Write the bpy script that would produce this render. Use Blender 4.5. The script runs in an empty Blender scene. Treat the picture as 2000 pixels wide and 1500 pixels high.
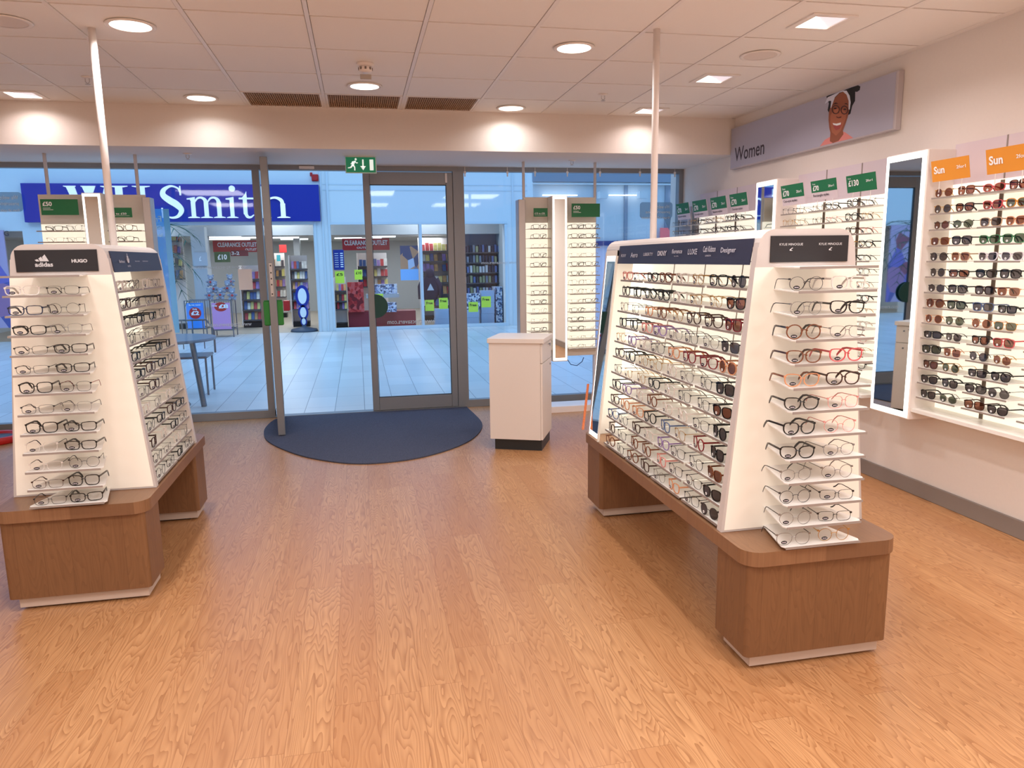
import bpy, math, random
from mathutils import Vector, Matrix
R = math.radians
random.seed(7)
scene = bpy.context.scene
COL = scene.collection

# ------------------------------------------------------------------ camera
CF, CYAW, CPITCH, CROLL, CH = 1439.42, 0.2017, 0.1680, -0.0146, 1.5211
def cam_axes():
    f = Vector((math.sin(CYAW)*math.cos(CPITCH), math.cos(CYAW)*math.cos(CPITCH), -math.sin(CPITCH)))
    r = Vector((math.cos(CYAW), -math.sin(CYAW), 0)); u = r.cross(f)
    c, s = math.cos(CROLL), math.sin(CROLL)
    return c*r + s*u, -s*r + c*u, f
CR, CU, CFW = cam_axes()
cd = bpy.data.cameras.new('camera'); cam = bpy.data.objects.new('camera', cd); COL.objects.link(cam)
cd.sensor_width = 36; cd.lens = CF/2000*36; cd.clip_start = .05; cd.clip_end = 200
m = Matrix(((CR.x, CU.x, -CFW.x, 0), (CR.y, CU.y, -CFW.y, 0), (CR.z, CU.z, -CFW.z, CH), (0, 0, 0, 1)))
cam.matrix_world = m
scene.camera = cam
scene.cycles.transparent_max_bounces = 32
scene.cycles.max_bounces = 8; scene.cycles.adaptive_threshold = .015
def at(px, py, ax, v):
    """the point of the real plane x/y/z = v that stands at a measured spot of the photograph"""
    d = CR*((px-1000)/CF) - CU*((py-750)/CF) + CFW
    o = Vector((0, 0, CH)); t = (v-o[ax])/d[ax]
    return o + d*t

# ------------------------------------------------------------------ view, world, lights
scene.view_settings.view_transform = 'Standard'; scene.view_settings.look = 'None'
scene.view_settings.exposure = 0.22; scene.view_settings.gamma = 1
scene.view_settings.use_curve_mapping = False
w = bpy.data.worlds.new('world'); scene.world = w; w.use_nodes = True
bg = w.node_tree.nodes['Background']; bg.inputs[0].default_value = (.27, .56, 1.0, 1); bg.inputs[1].default_value = 1.15
WARM = (1.0, .985, 1.0)
P_DOWN, P_BACK, P_MALL, P_SHOP = 9.3, 150, 64, 25
def area(name, loc, size, power, color, rot=(0, 0, 0), shape='DISK', size_y=None, spread=None):
    l = bpy.data.lights.new(name, 'AREA'); l.energy = power; l.color = color; l.shape = shape; l.size = size
    if size_y: l.size_y = size_y
    if spread: l.spread = spread
    o = bpy.data.objects.new(name, l); o.location = loc; o.rotation_euler = rot; COL.objects.link(o); return o
# added fill lamps over and behind the camera, in place of unseen shop lights
for i, (x, y) in enumerate([(-2.4, 1.2), (0.2, 1.2), (2.2, .6), (-2.4, -1.6), (0.2, -1.6), (2.2, -1.6)]):
    area('unseen_fill_light', (x, y, 2.72), 1.0, 33, WARM, shape='SQUARE')
# mall lights
for x in (-7, -2.5, 2, 6.5):
    area('mall_skylight_light', (x, 12, 5.6), 2.4, P_MALL, (.40, .68, 1.0), shape='SQUARE')
for x in (-5, -1.8, 1.6):
    area('bookshop_light', (x, 17.45, 3.1), .7, P_SHOP, (.88, .95, 1.0), shape='SQUARE')
    area('bookshop_light', (x, 19.3, 2.1), 1.0, P_SHOP, (.88, .95, 1.0), shape='SQUARE')
    area('bookshop_light', (x, 22.0, 2.1), 1.0, P_SHOP, (.88, .95, 1.0), shape='SQUARE')

# ------------------------------------------------------------------ materials
MATS = {}
def lin(c):
    return tuple(((v/255)/12.92 if v/255 <= .04045 else (((v/255)+.055)/1.055)**2.4) for v in c)
def mat(name, rgb, rough=.5, metal=0, emit=0, spec=.5, noise=0, nscale=30, coat=0):
    if name in MATS: return MATS[name]
    m = bpy.data.materials.new(name); m.use_nodes = True; nt = m.node_tree; b = nt.nodes['Principled BSDF']
    c = (*lin(rgb), 1)
    b.inputs['Base Color'].default_value = c; b.inputs['Roughness'].default_value = rough
    b.inputs['Metallic'].default_value = metal; b.inputs['Specular IOR Level'].default_value = spec
    b.inputs['Coat Weight'].default_value = coat
    if emit:
        b.inputs['Emission Color'].default_value = c; b.inputs['Emission Strength'].default_value = emit
    if noise:
        tc = nt.nodes.new('ShaderNodeTexCoord'); n = nt.nodes.new('ShaderNodeTexNoise'); n.inputs['Scale'].default_value = nscale
        n.inputs['Detail'].default_value = 4
        mx = nt.nodes.new('ShaderNodeMixRGB'); mx.inputs[1].default_value = tuple(v*(1-noise) for v in c[:3])+(1,)
        mx.inputs[2].default_value = tuple(min(1, v*(1+noise)) for v in c[:3])+(1,)
        nt.links.new(tc.outputs['Object'], n.inputs['Vector']); nt.links.new(n.outputs['Fac'], mx.inputs[0])
        nt.links.new(mx.outputs[0], b.inputs['Base Color'])
        bp = nt.nodes.new('ShaderNodeBump'); bp.inputs['Strength'].default_value = .12; bp.inputs['Distance'].default_value = .002
        nt.links.new(n.outputs['Fac'], bp.inputs['Height']); nt.links.new(bp.outputs[0], b.inputs['Normal'])
    MATS[name] = m; return m
def glassy(name, tint, alpha, rough=.03):
    """thin pane or lens: mostly see-through, a little reflection"""
    m = bpy.data.materials.new(name); m.use_nodes = True; nt = m.node_tree; nt.nodes.clear()
    o = nt.nodes.new('ShaderNodeOutputMaterial'); t = nt.nodes.new('ShaderNodeBsdfTransparent'); g = nt.nodes.new('ShaderNodeBsdfGlossy')
    t.inputs[0].default_value = (*tint, 1); g.inputs['Roughness'].default_value = rough
    mx = nt.nodes.new('ShaderNodeMixShader'); mx.inputs[0].default_value = alpha
    nt.links.new(t.outputs[0], mx.inputs[1]); nt.links.new(g.outputs[0], mx.inputs[2]); nt.links.new(mx.outputs[0], o.inputs[0])
    MATS[name] = m; return m
def film(name, rgb, a):
    """printed window film: part coloured, part see-through"""
    if name in MATS: return MATS[name]
    m = bpy.data.materials.new(name); m.use_nodes = True; nt = m.node_tree; nt.nodes.clear()
    o = nt.nodes.new('ShaderNodeOutputMaterial'); t = nt.nodes.new('ShaderNodeBsdfTransparent'); d = nt.nodes.new('ShaderNodeBsdfDiffuse'); tl = nt.nodes.new('ShaderNodeBsdfTranslucent')
    d.inputs[0].default_value = tl.inputs[0].default_value = (*lin(rgb), 1)
    m1 = nt.nodes.new('ShaderNodeMixShader'); m1.inputs[0].default_value = .5; nt.links.new(d.outputs[0], m1.inputs[1]); nt.links.new(tl.outputs[0], m1.inputs[2])
    mx = nt.nodes.new('ShaderNodeMixShader'); mx.inputs[0].default_value = a; nt.links.new(t.outputs[0], mx.inputs[1]); nt.links.new(m1.outputs[0], mx.inputs[2]); nt.links.new(mx.outputs[0], o.inputs[0])
    MATS[name] = m; return m
def N(nt, t, **k):
    n = nt.nodes.new(t)
    for a, b in k.items(): setattr(n, a, b)
    return n
def math_n(nt, op, a, b=None):
    n = N(nt, 'ShaderNodeMath', operation=op)
    for i, v in enumerate((a, b)):
        if v is None: continue
        if isinstance(v, (int, float)): n.inputs[i].default_value = v
        else: nt.links.new(v, n.inputs[i])
    return n.outputs[0]
def wood(name, c1, c2, c3, pw, pl, along='Y', rough=.4, grain=1.0):
    """planked wood: every plank has its own tone and its own stretched, swirling grain"""
    m = bpy.data.materials.new(name); m.use_nodes = True; nt = m.node_tree; b = nt.nodes['Principled BSDF']; L = nt.links
    tc = N(nt, 'ShaderNodeTexCoord'); sp = N(nt, 'ShaderNodeSeparateXYZ'); L.new(tc.outputs['Object'], sp.inputs[0])
    if along == 'Y': u, v, q = sp.outputs[0], sp.outputs[1], sp.outputs[2]
    else:
        u = math_n(nt, 'ADD', sp.outputs[0], sp.outputs[1]); v, q = sp.outputs[2], sp.outputs[1]
    iu = math_n(nt, 'FLOOR', math_n(nt, 'DIVIDE', u, pw))
    off = math_n(nt, 'MULTIPLY', math_n(nt, 'FRACT', math_n(nt, 'MULTIPLY', math_n(nt, 'SINE', math_n(nt, 'MULTIPLY', iu, 12.9898)), 43.758)), pl)
    vv = math_n(nt, 'DIVIDE', math_n(nt, 'ADD', v, off), pl); iv = math_n(nt, 'FLOOR', vv)
    cb = N(nt, 'ShaderNodeCombineXYZ'); L.new(iu, cb.inputs[0]); L.new(iv, cb.inputs[1])
    wn = N(nt, 'ShaderNodeTexWhiteNoise'); L.new(cb.outputs[0], wn.inputs['Vector'])
    # grain coordinates
    gc = N(nt, 'ShaderNodeCombineXYZ')
    L.new(math_n(nt, 'MULTIPLY', u, 1.0), gc.inputs[0]); L.new(math_n(nt, 'MULTIPLY', v, .13), gc.inputs[1])
    L.new(math_n(nt, 'MULTIPLY', wn.outputs['Value'], 37.0), gc.inputs[2])
    n1 = N(nt, 'ShaderNodeTexNoise'); n1.inputs['Scale'].default_value = 13; n1.inputs['Detail'].default_value = 1.5
    L.new(gc.outputs[0], n1.inputs['Vector'])
    rings = math_n(nt, 'FRACT', math_n(nt, 'MULTIPLY', n1.outputs['Fac'], 20.0))
    ring = math_n(nt, 'POWER', rings, 2.2)
    n2 = N(nt, 'ShaderNodeTexNoise'); n2.inputs['Scale'].default_value = 90; n2.inputs['Detail'].default_value = 5
    gc2 = N(nt, 'ShaderNodeCombineXYZ'); L.new(u, gc2.inputs[0]); L.new(math_n(nt, 'MULTIPLY', v, .04), gc2.inputs[1]); L.new(wn.outputs['Value'], gc2.inputs[2])
    L.new(gc2.outputs[0], n2.inputs['Vector'])
    n3 = N(nt, 'ShaderNodeTexNoise'); n3.inputs['Scale'].default_value = 3.0; n3.inputs['Detail'].default_value = 2; L.new(gc.outputs[0], n3.inputs['Vector'])
    g = math_n(nt, 'MULTIPLY', math_n(nt, 'ADD', math_n(nt, 'MULTIPLY', ring, .35*grain), math_n(nt, 'MULTIPLY', n2.outputs['Fac'], .55)), 1.0)
    mx = N(nt, 'ShaderNodeMixRGB'); mx.inputs[1].default_value = (*lin(c1), 1); mx.inputs[2].default_value = (*lin(c2), 1); L.new(g, mx.inputs[0])
    mx2 = N(nt, 'ShaderNodeMixRGB'); L.new(math_n(nt, 'MULTIPLY', math_n(nt, 'ADD', math_n(nt, 'MULTIPLY', wn.outputs['Value'], .5), math_n(nt, 'MULTIPLY', n3.outputs['Fac'], .5)), .75), mx2.inputs[0])
    L.new(mx.outputs[0], mx2.inputs[1]); mx2.inputs[2].default_value = (*lin(c3), 1)
    # fine joint between planks
    fu = math_n(nt, 'FRACT', math_n(nt, 'DIVIDE', u, pw)); fv = math_n(nt, 'FRACT', vv)
    j = math_n(nt, 'MAXIMUM', math_n(nt, 'LESS_THAN', fu, .002/pw), math_n(nt, 'LESS_THAN', fv, .002/pl))
    mx3 = N(nt, 'ShaderNodeMixRGB'); L.new(math_n(nt, 'MULTIPLY', j, .6), mx3.inputs[0]); L.new(mx2.outputs[0], mx3.inputs[1]); mx3.inputs[2].default_value = (*lin(c2), 1)
    L.new(mx3.outputs[0], b.inputs['Base Color']); b.inputs['Roughness'].default_value = rough
    MATS[name] = m; return m
def tiles(name, c, cj, tx, ty, joint, rough=.25):
    m = bpy.data.materials.new(name); m.use_nodes = True; nt = m.node_tree; b = nt.nodes['Principled BSDF']; L = nt.links
    tc = N(nt, 'ShaderNodeTexCoord'); sp = N(nt, 'ShaderNodeSeparateXYZ'); L.new(tc.outputs['Object'], sp.inputs[0])
    fx = math_n(nt, 'FRACT', math_n(nt, 'DIVIDE', sp.outputs[0], tx)); fy = math_n(nt, 'FRACT', math_n(nt, 'DIVIDE', sp.outputs[1], ty))
    j = math_n(nt, 'MAXIMUM', math_n(nt, 'LESS_THAN', fx, joint/tx), math_n(nt, 'LESS_THAN', fy, joint*.6/ty))
    cb = N(nt, 'ShaderNodeCombineXYZ'); L.new(math_n(nt, 'FLOOR', math_n(nt, 'DIVIDE', sp.outputs[0], tx)), cb.inputs[0]); L.new(math_n(nt, 'FLOOR', math_n(nt, 'DIVIDE', sp.outputs[1], ty)), cb.inputs[1])
    wn = N(nt, 'ShaderNodeTexWhiteNoise'); L.new(cb.outputs[0], wn.inputs['Vector'])
    a = N(nt, 'ShaderNodeMixRGB'); a.inputs[1].default_value = (*lin(c), 1); a.inputs[2].default_value = tuple(v*.86 for v in lin(c))+(1,); L.new(wn.outputs['Value'], a.inputs[0])
    mx = N(nt, 'ShaderNodeMixRGB'); L.new(j, mx.inputs[0]); L.new(a.outputs[0], mx.inputs[1]); mx.inputs[2].default_value = (*lin(cj), 1)
    L.new(mx.outputs[0], b.inputs['Base Color']); b.inputs['Roughness'].default_value = rough
    MATS[name] = m; return m
def mosaic(name, cols, sx, sz, rough=.5):
    """blocks of printed colour (book spines, printed boxes)"""
    m = bpy.data.materials.new(name); m.use_nodes = True; nt = m.node_tree; b = nt.nodes['Principled BSDF']; L = nt.links
    tc = N(nt, 'ShaderNodeTexCoord'); mp = N(nt, 'ShaderNodeMapping'); mp.inputs['Scale'].default_value = (sx, sx, sz)
    L.new(tc.outputs['Object'], mp.inputs[0]); v = N(nt, 'ShaderNodeTexVoronoi'); v.inputs['Scale'].default_value = 1; L.new(mp.outputs[0], v.inputs['Vector'])
    sp = N(nt, 'ShaderNodeSeparateColor'); L.new(v.outputs['Color'], sp.inputs[0])
    r = N(nt, 'ShaderNodeValToRGB'); r.color_ramp.interpolation = 'CONSTANT'
    el = r.color_ramp.elements
    for i, c in enumerate(cols):
        e = el[i] if i < 2 else el.new(i/len(cols)); e.position = i/len(cols); e.color = (*lin(c), 1)
    L.new(sp.outputs[0], r.inputs[0]); L.new(r.outputs[0], b.inputs['Base Color']); b.inputs['Roughness'].default_value = rough
    MATS[name] = m; return m

FLOORM = wood('oak_vinyl_floor', (216, 166, 116), (132, 82, 44), (162, 106, 62), .15, 1.22, 'Y', .33, 1.35)
OAK = wood('honey_oak_laminate', (144, 102, 66), (92, 60, 36), (106, 70, 44), .11, 3.0, 'Z', .45, .7)
OAKT = wood('honey_oak_top', (150, 110, 78), (108, 74, 50), (128, 90, 60), .30, 3.0, 'Y', .4, .7)
WALL = mat('pale_wall_paint', (232, 222, 214), .85, noise=.02, nscale=60)
CEIL = mat('ceiling_tile_white', (244, 238, 232), .9, noise=.03, nscale=180)
CBAR = mat('ceiling_bar_white', (240, 232, 226), .5)
GAP = mat('ceiling_gap', (120, 108, 98), .9)
SKIRT = mat('grey_skirting', (138, 126, 118), .6)
ALU = mat('warm_grey_aluminium', (140, 141, 143), .42, .35)
ALU2 = mat('pale_aluminium', (196, 190, 186), .35, .4)
WHITEL = mat('white_laminate', (233, 222, 212), .45)
WHITEP = mat('white_powder_coat', (238, 228, 222), .4)
CREAM = mat('cream_panel', (240, 232, 220), .5)
LIT = mat('lit_cream_panel', (255, 247, 229), .6, emit=.60)
RIM = mat('shaded_cream_rim', (204, 194, 188), .4)  # cream darkened for end panels and covers, their shade put into the colour
LITE = mat('softly_lit_end_panel', (240, 230, 214), .6, emit=.17)
LITF = mat('lit_mirror_border', (250, 252, 248), .5, emit=1.6)
SHELF = mat('white_acrylic_shelf', (236, 232, 226), .35)
SHEDGE = mat('shaded_shelf_edge', (150, 138, 130), .5)  # greyer than the shelf: unlit look of the front edges put into the colour
MIRROR = mat('mirror_silver', (225, 232, 232), .02, 1.0)
BLACKB = mat('black_header_board', (24, 20, 24), .45)
NAVYB = mat('navy_header_board', (44, 44, 66), .45)
BLACK = mat('black_plastic', (16, 15, 17), .35)
DARKK = mat('dark_plinth', (34, 38, 40), .4)
WHITE = mat('white_print', (245, 245, 245), .6)
PALEP = mat('pale_lilac_card', (222, 208, 214), .6)
GREEN = mat('green_card', (24, 112, 66), .5)
DGREEN = mat('dark_green_disc', (0, 66, 58), .5)
LGREEN = mat('bright_green_handle', (30, 128, 44), .45)
ORANGE = mat('orange_card', (226, 148, 44), .5)
VENT = mat('brown_vent_mesh', (168, 134, 104), .7)
VENTD = mat('brown_vent_dark', (120, 92, 68), .8)
GLASS = glassy('shop_window_glass', (.90, .95, 1.0), .05)
CLEARL = glassy('clear_lens', (1, 1, 1), .018)
LENSG = glassy('grey_sun_lens', (.12, .10, .11), .05)
LENSB = glassy('brown_sun_lens', (.24, .10, .07), .05)
LENSN = glassy('green_sun_lens', (.13, .14, .11), .05)
DECAL = mat('frosted_window_vinyl', (190, 205, 220), .7)
CARPET = mat('blue_grey_carpet', (78, 80, 94), .97, spec=.1, noise=.75, nscale=170)
MFLOOR = tiles('mall_white_tile', (226, 226, 224), (120, 122, 128), .305, .61, .006, .3)
FAC = mat('pale_facade', (226, 228, 228), .55)
BLUE = mat('royal_blue_fascia', (10, 34, 150), .4)
GREYM = mat('grey_steel', (120, 124, 130), .35, .6)
RED = mat('red_plastic', (196, 30, 26), .4)
GLOWC = mat('lamp_diffuser', (255, 244, 228), .5, emit=3.2)
GLOWM = mat('shop_strip_lamp', (240, 250, 255), .5, emit=2.5)

FRAMEC = {
 'black': mat('frame_black', (18, 17, 19), .25), 'dark brown': mat('frame_brown', (64, 34, 24), .25),
 'tortoiseshell': mat('frame_tortoise', (120, 66, 36), .25, noise=.6, nscale=160), 'navy': mat('frame_navy', (30, 40, 70), .25),
 'silver': mat('frame_silver', (150, 146, 142), .3, .7), 'gold': mat('frame_gold', (196, 150, 84), .3, .7),
 'gunmetal': mat('frame_gunmetal', (64, 62, 64), .3, .6), 'clear': mat('frame_clear', (226, 216, 208), .15),
 'grey': mat('frame_grey', (136, 132, 130), .25), 'pink': mat('frame_pink', (226, 150, 142), .25),
 'coral': mat('frame_coral', (214, 88, 92), .25), 'red': mat('frame_red', (128, 22, 28), .25),
 'peach': mat('frame_peach', (216, 150, 108), .25), 'lilac': mat('frame_lilac', (150, 122, 176), .25),
 'green': mat('frame_green', (60, 130, 84), .25), 'amber': mat('frame_amber', (214, 140, 30), .25),
 'white': mat('frame_white', (226, 220, 228), .25), 'blue': mat('frame_blue', (90, 110, 150), .25), 'beige': mat('frame_beige', (190, 158, 128), .25),
}
SPEC = mat('black_sticker', (22, 20, 22), .5)

# ------------------------------------------------------------------ mesh helper
class MB:
    def __init__(s): s.v = []; s.f = []; s.mi = []; s.cur = 0
    def add(s, vs, fs):
        n = len(s.v); s.v += [tuple(v) for v in vs]; s.f += [tuple(i+n for i in f) for f in fs]; s.mi += [s.cur]*len(fs); return s
    def box(s, a, b, bev=0):
        (x0, y0, z0), (x1, y1, z1) = [[min(p, q) for p, q in zip(a, b)], [max(p, q) for p, q in zip(a, b)]]
        if bev:
            b_ = min(bev, (x1-x0)/2.01, (y1-y0)/2.01, (z1-z0)/2.01)
            # chamfered box: prism with cut vertical corners, top and bottom inset
            ring = lambda i: [(x0+i+b_, y0+i), (x1-i-b_, y0+i), (x1-i, y0+i+b_), (x1-i, y1-i-b_), (x1-i-b_, y1-i), (x0+i+b_, y1-i), (x0+i, y1-i-b_), (x0+i, y0+i+b_)]
            i2 = b_*.6
            L = [[(p[0], p[1], z) for p in ring(i)] for i, z in ((i2, z0), (0, z0+b_*.7), (0, z1-b_*.7), (i2, z1))]
            vs = [p for l in L for p in l]; fs = [tuple(reversed(range(8))), tuple(range(24, 32))]
            for k in range(3):
                for j in range(8): fs.append((k*8+j, k*8+(j+1) % 8, (k+1)*8+(j+1) % 8, (k+1)*8+j))
            return s.add(vs, fs)
        vs = [(x0, y0, z0), (x1, y0, z0), (x1, y1, z0), (x0, y1, z0), (x0, y0, z1), (x1, y0, z1), (x1, y1, z1), (x0, y1, z1)]
        return s.add(vs, [(3, 2, 1, 0), (4, 5, 6, 7), (0, 1, 5, 4), (1, 2, 6, 5), (2, 3, 7, 6), (3, 0, 4, 7)])
    def prism(s, pts, d):
        """closed polygon of 3-D points pushed along the vector d"""
        n = len(pts); d = Vector(d); a = [Vector(p) for p in pts]; b = [p+d for p in a]
        nn = Vector((0, 0, 0))
        for i in range(n): nn += a[i].cross(a[(i+1) % n])
        if nn.dot(d) > 0: a, b = list(reversed(a)), list(reversed(b))
        # a faces away from d
        s.add(a+b, [tuple(range(n)), tuple(range(2*n-1, n-1, -1))]+[(i, i+n, (i+1) % n+n, (i+1) % n) for i in range(n)])
        return s
    def quad(s, pts): return s.add(pts, [tuple(range(len(pts)))])
    def tube(s, path, r, k=8, caps=True):
        P = [Vector(p) for p in path]; rr = r if isinstance(r, (list, tuple)) else [r]*len(P)
        vs = []; n = len(P); up = None
        for i, p in enumerate(P):
            t = (P[min(i+1, n-1)]-P[max(i-1, 0)]).normalized()
            if up is None:
                up = Vector((0, 0, 1)) if abs(t.z) < .9 else Vector((0, 1, 0))
            a = t.cross(up).normalized(); b = a.cross(t).normalized(); up = b
            for j in range(k):
                q = 2*math.pi*j/k; vs.append(p+(a*math.cos(q)+b*math.sin(q))*rr[i])
        fs = [(i*k+j, i*k+(j+1) % k, (i+1)*k+(j+1) % k, (i+1)*k+j) for i in range(n-1) for j in range(k)]
        if caps: fs += [tuple(reversed(range(k))), tuple(range((n-1)*k, n*k))]
        return s.add(vs, fs)
    def lathe(s, prof, c=(0, 0, 0), k=24, axis='z', sx=1, sy=1, caps=True):
        vs = []; c = Vector(c)
        for r, h in prof:
            for j in range(k):
                q = 2*math.pi*j/k; x, y = r*math.cos(q)*sx, r*math.sin(q)*sy
                vs.append(c+(Vector((x, y, h)) if axis == 'z' else Vector((x, h, y)) if axis == 'y' else Vector((h, x, y))))
        n = len(prof)
        fs = [(i*k+j, i*k+(j+1) % k, (i+1)*k+(j+1) % k, (i+1)*k+j) for i in range(n-1) for j in range(k)]
        if caps: fs += [tuple(reversed(range(k))), tuple(range((n-1)*k, n*k))]
        return s.add(vs, fs)
    def blob(s, c, r, k=10):
        """an ellipsoid"""
        prof = []
        c = Vector(c); vs = []; n = k
        for i in range(1, n):
            t = math.pi*i/n
            for j in range(k+2):
                q = 2*math.pi*j/(k+2); vs.append(c+Vector((r[0]*math.sin(t)*math.cos(q), r[1]*math.sin(t)*math.sin(q), r[2]*math.cos(t))))
        kk = k+2; fs = [(i*kk+j, (i+1)*kk+j, (i+1)*kk+(j+1) % kk, i*kk+(j+1) % kk) for i in range(n-2) for j in range(kk)]
        fs += [tuple(range(kk)), tuple(reversed(range((n-2)*kk, (n-1)*kk)))]
        return s.add(vs, fs)
    def mesh(s, name, mats, smooth=False):
        me = bpy.data.meshes.new(name); me.from_pydata(s.v, [], s.f)
        for q in (mats if isinstance(mats, (list, tuple)) else [mats]): me.materials.append(q)
        for p, i in zip(me.polygons, s.mi): p.material_index = i; p.use_smooth = smooth
        me.validate(); me.update(); return me
    def build(s, name, mats, parent=None, smooth=False, loc=None):
        o = bpy.data.objects.new(name, s.mesh(name, mats, smooth)); COL.objects.link(o)
        if parent is not None: o.parent = parent
        if loc is not None: o.location = loc
        return o
def tag(o, label, cat, group=None, kind=None):
    if label: o['label'] = label
    if cat: o['category'] = cat
    if group: o['group'] = group
    if kind: o['kind'] = kind
    return o
def thing(name, label, cat, loc=(0, 0, 0), rz=0, group=None):
    o = bpy.data.objects.new(name, None); COL.objects.link(o); o.location = loc; o.rotation_euler = (0, 0, rz); o.empty_display_size = .1
    return tag(o, label, cat, group)
def struct(name, mb, mats, label=None, parent=None):
    o = mb.build(name, mats, parent)
    if parent is None: o['kind'] = 'structure'; o['label'] = label; o['category'] = name.split('_')[0]
    return o
def box(a, b, bev=0): return MB().box(a, b, bev)

_text_cache = {}
def text_geo(body, bold):
    key = (body, bold)
    if key not in _text_cache:
        cu = bpy.data.curves.new('t', 'FONT'); cu.body = body; cu.size = 1; cu.offset = bold; cu.resolution_u = 3; cu.align_x = 'LEFT'
        o = bpy.data.objects.new('t', cu); COL.objects.link(o)
        dg = bpy.context.evaluated_depsgraph_get(); me = bpy.data.meshes.new_from_object(o.evaluated_get(dg))
        vs = [v.co.copy() for v in me.vertices]; fs = [tuple(p.vertices) for p in me.polygons]
        bpy.data.objects.remove(o); bpy.data.curves.remove(cu); bpy.data.meshes.remove(me)
        x0 = min(v.x for v in vs); x1 = max(v.x for v in vs); y0 = min(v.y for v in vs); y1 = max(v.y for v in vs)
        _text_cache[key] = ([((v.x-x0), (v.y-y0)) for v in vs], fs, x1-x0, y1-y0)
    return _text_cache[key]
def text(mb, body, o, u, v, h=None, wd=None, bold=.012, anchor='l'):
    """flat lettering in the plane o + a u + b v; h = cap height, wd = forced width"""
    vs, fs, W, H = text_geo(body, bold); o = Vector(o); u = Vector(u).normalized(); v = Vector(v).normalized()
    sy = (h/H) if h else (wd/W); sx = (wd/W) if wd else sy
    dx = {'l': 0, 'c': -W*sx/2, 'r': -W*sx}[anchor]
    mb.add([o+u*(x*sx+dx)+v*(y*sy) for x, y in vs], fs); return mb
def poly(mb, pts, o, u, v, d=.001):
    o, u, v = Vector(o), Vector(u), Vector(v); n = u.cross(v)
    mb.prism([o+u*a+v*b for a, b in pts], n*d); return mb

# ------------------------------------------------------------------ spectacles
def outline(shape, k=22):
    a, b, n = {'rectangular': (.0275, .0170, 4.2), 'square': (.0265, .0205, 3.6), 'round': (.0240, .0225, 2.05), 'cat-eye': (.0270, .0195, 2.7),
               'pilot': (.0275, .0220, 2.7), 'oval': (.0265, .0180, 2.2), 'hexagonal': (.0255, .0215, 2.3)}[shape]
    out = []
    for i in range(k):
        t = 2*math.pi*(i+.5)/k; c, s = math.cos(t), math.sin(t)
        x = a*math.copysign(abs(c)**(2/n), c); z = b*math.copysign(abs(s)**(2/n), s)
        if shape in ('rectangular', 'square'): x *= 1-.12*max(0, -z/b)
        if shape == 'cat-eye':
            z += .0065*max(0, x/a)**2*max(0, (z/b+.6)/1.6); x *= 1-.16*max(0, -z/b)
        if shape == 'pilot': x = x*(1-.18*max(0, -z/b))+.004*max(0, -z/b)
        if shape == 'hexagonal': z *= 1-.12*abs(math.cos(3*t))
        out.append((x, z))
    return out
CXL = .0335
def g_front(mb, shape, t, dpt):
    ol = outline(shape); n = len(ol); zmin = min(z for _, z in ol)-t
    for sgn in (1, -1):
        vs = []
        for x, z in ol:
            l = math.hypot(x, z); ox, oz = x*(1+t/l), z*(1+t/l)
            for (px, pz) in ((x, z), (ox, oz)):
                X = sgn*(CXL+px)
                for y in (0, dpt): vs.append((X, 1.3*X*X+y, pz-zmin))
        fs = []
        for i in range(n):
            a, b = i*4, ((i+1) % n)*4
            q = [(a, b, b+2, a+2), (a+3, b+3, b+1, a+1), (a+2, b+2, b+3, a+3), (a+1, b+1, b, a)]
            fs += q if sgn < 0 else [tuple(reversed(f)) for f in q]
        mb.add(vs, fs)
    r = max(.0011, t*.55); xi = CXL-max(x for x, _ in ol)+.0015; zb = -zmin+.006
    mb.tube([(-xi-.001, .001, zb-.002), (-xi*.4, .0, zb+.0015), (xi*.4, 0, zb+.0015), (xi+.001, .001, zb-.002)], r, 6)
    zt = max(z for _, z in ol)-zmin-.006
    xo = CXL+max(x for x, _ in ol)
    for sgn in (1, -1):
        mb.box((sgn*(xo-.002), 1.3*xo*xo, zt-.004), (sgn*(xo+.0045+t*.3), 1.3*xo*xo+max(.004, dpt), zt+.0015+t*.4))
    return xo+.003, zt-.001, -zmin
def g_temple(mb, sgn, xo, zt, t):
    h = .0012 if t < .002 else .0032; wd = .0009 if t < .002 else .0016
    y0 = 1.3*xo*xo+.003
    P = [(xo, y0, zt), (xo+.001, y0+.04, zt), (xo, y0+.085, zt-.001), (xo-.003, y0+.103, zt-.006), (xo-.006, y0+.118, max(.006, zt-.020)), (xo-.008, y0+.128, .0035)]
    H = [h, h, h, h*1.1+.0006, h*1.15+.0012, h*1.1+.001]
    vs = []
    for (x, y, z), hh in zip(P, H):
        for a, b in ((-wd, -hh), (wd, -hh), (wd, hh), (-wd, hh)): vs.append((sgn*(x+a), y, max(.0002, z+b)))
    fs = [(i*4+j, i*4+(j+1) % 4, (i+1)*4+(j+1) % 4, (i+1)*4+j) for i in range(len(P)-1) for j in range(4)]+[(3, 2, 1, 0), tuple(range(len(vs)-4, len(vs)))]
    mb.add(vs, fs if sgn > 0 else [tuple(reversed(f)) for f in fs])
def g_lens(mb, sgn, shape, zc):
    ol = outline(shape); vs = []
    for x, z in ol:
        X = sgn*(CXL+x); vs.append((X, 1.3*X*X+.0014, z+zc))
    mb.add(vs, [tuple(range(len(vs))) if sgn < 0 else tuple(reversed(range(len(vs))))])
_gc = {}
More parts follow.
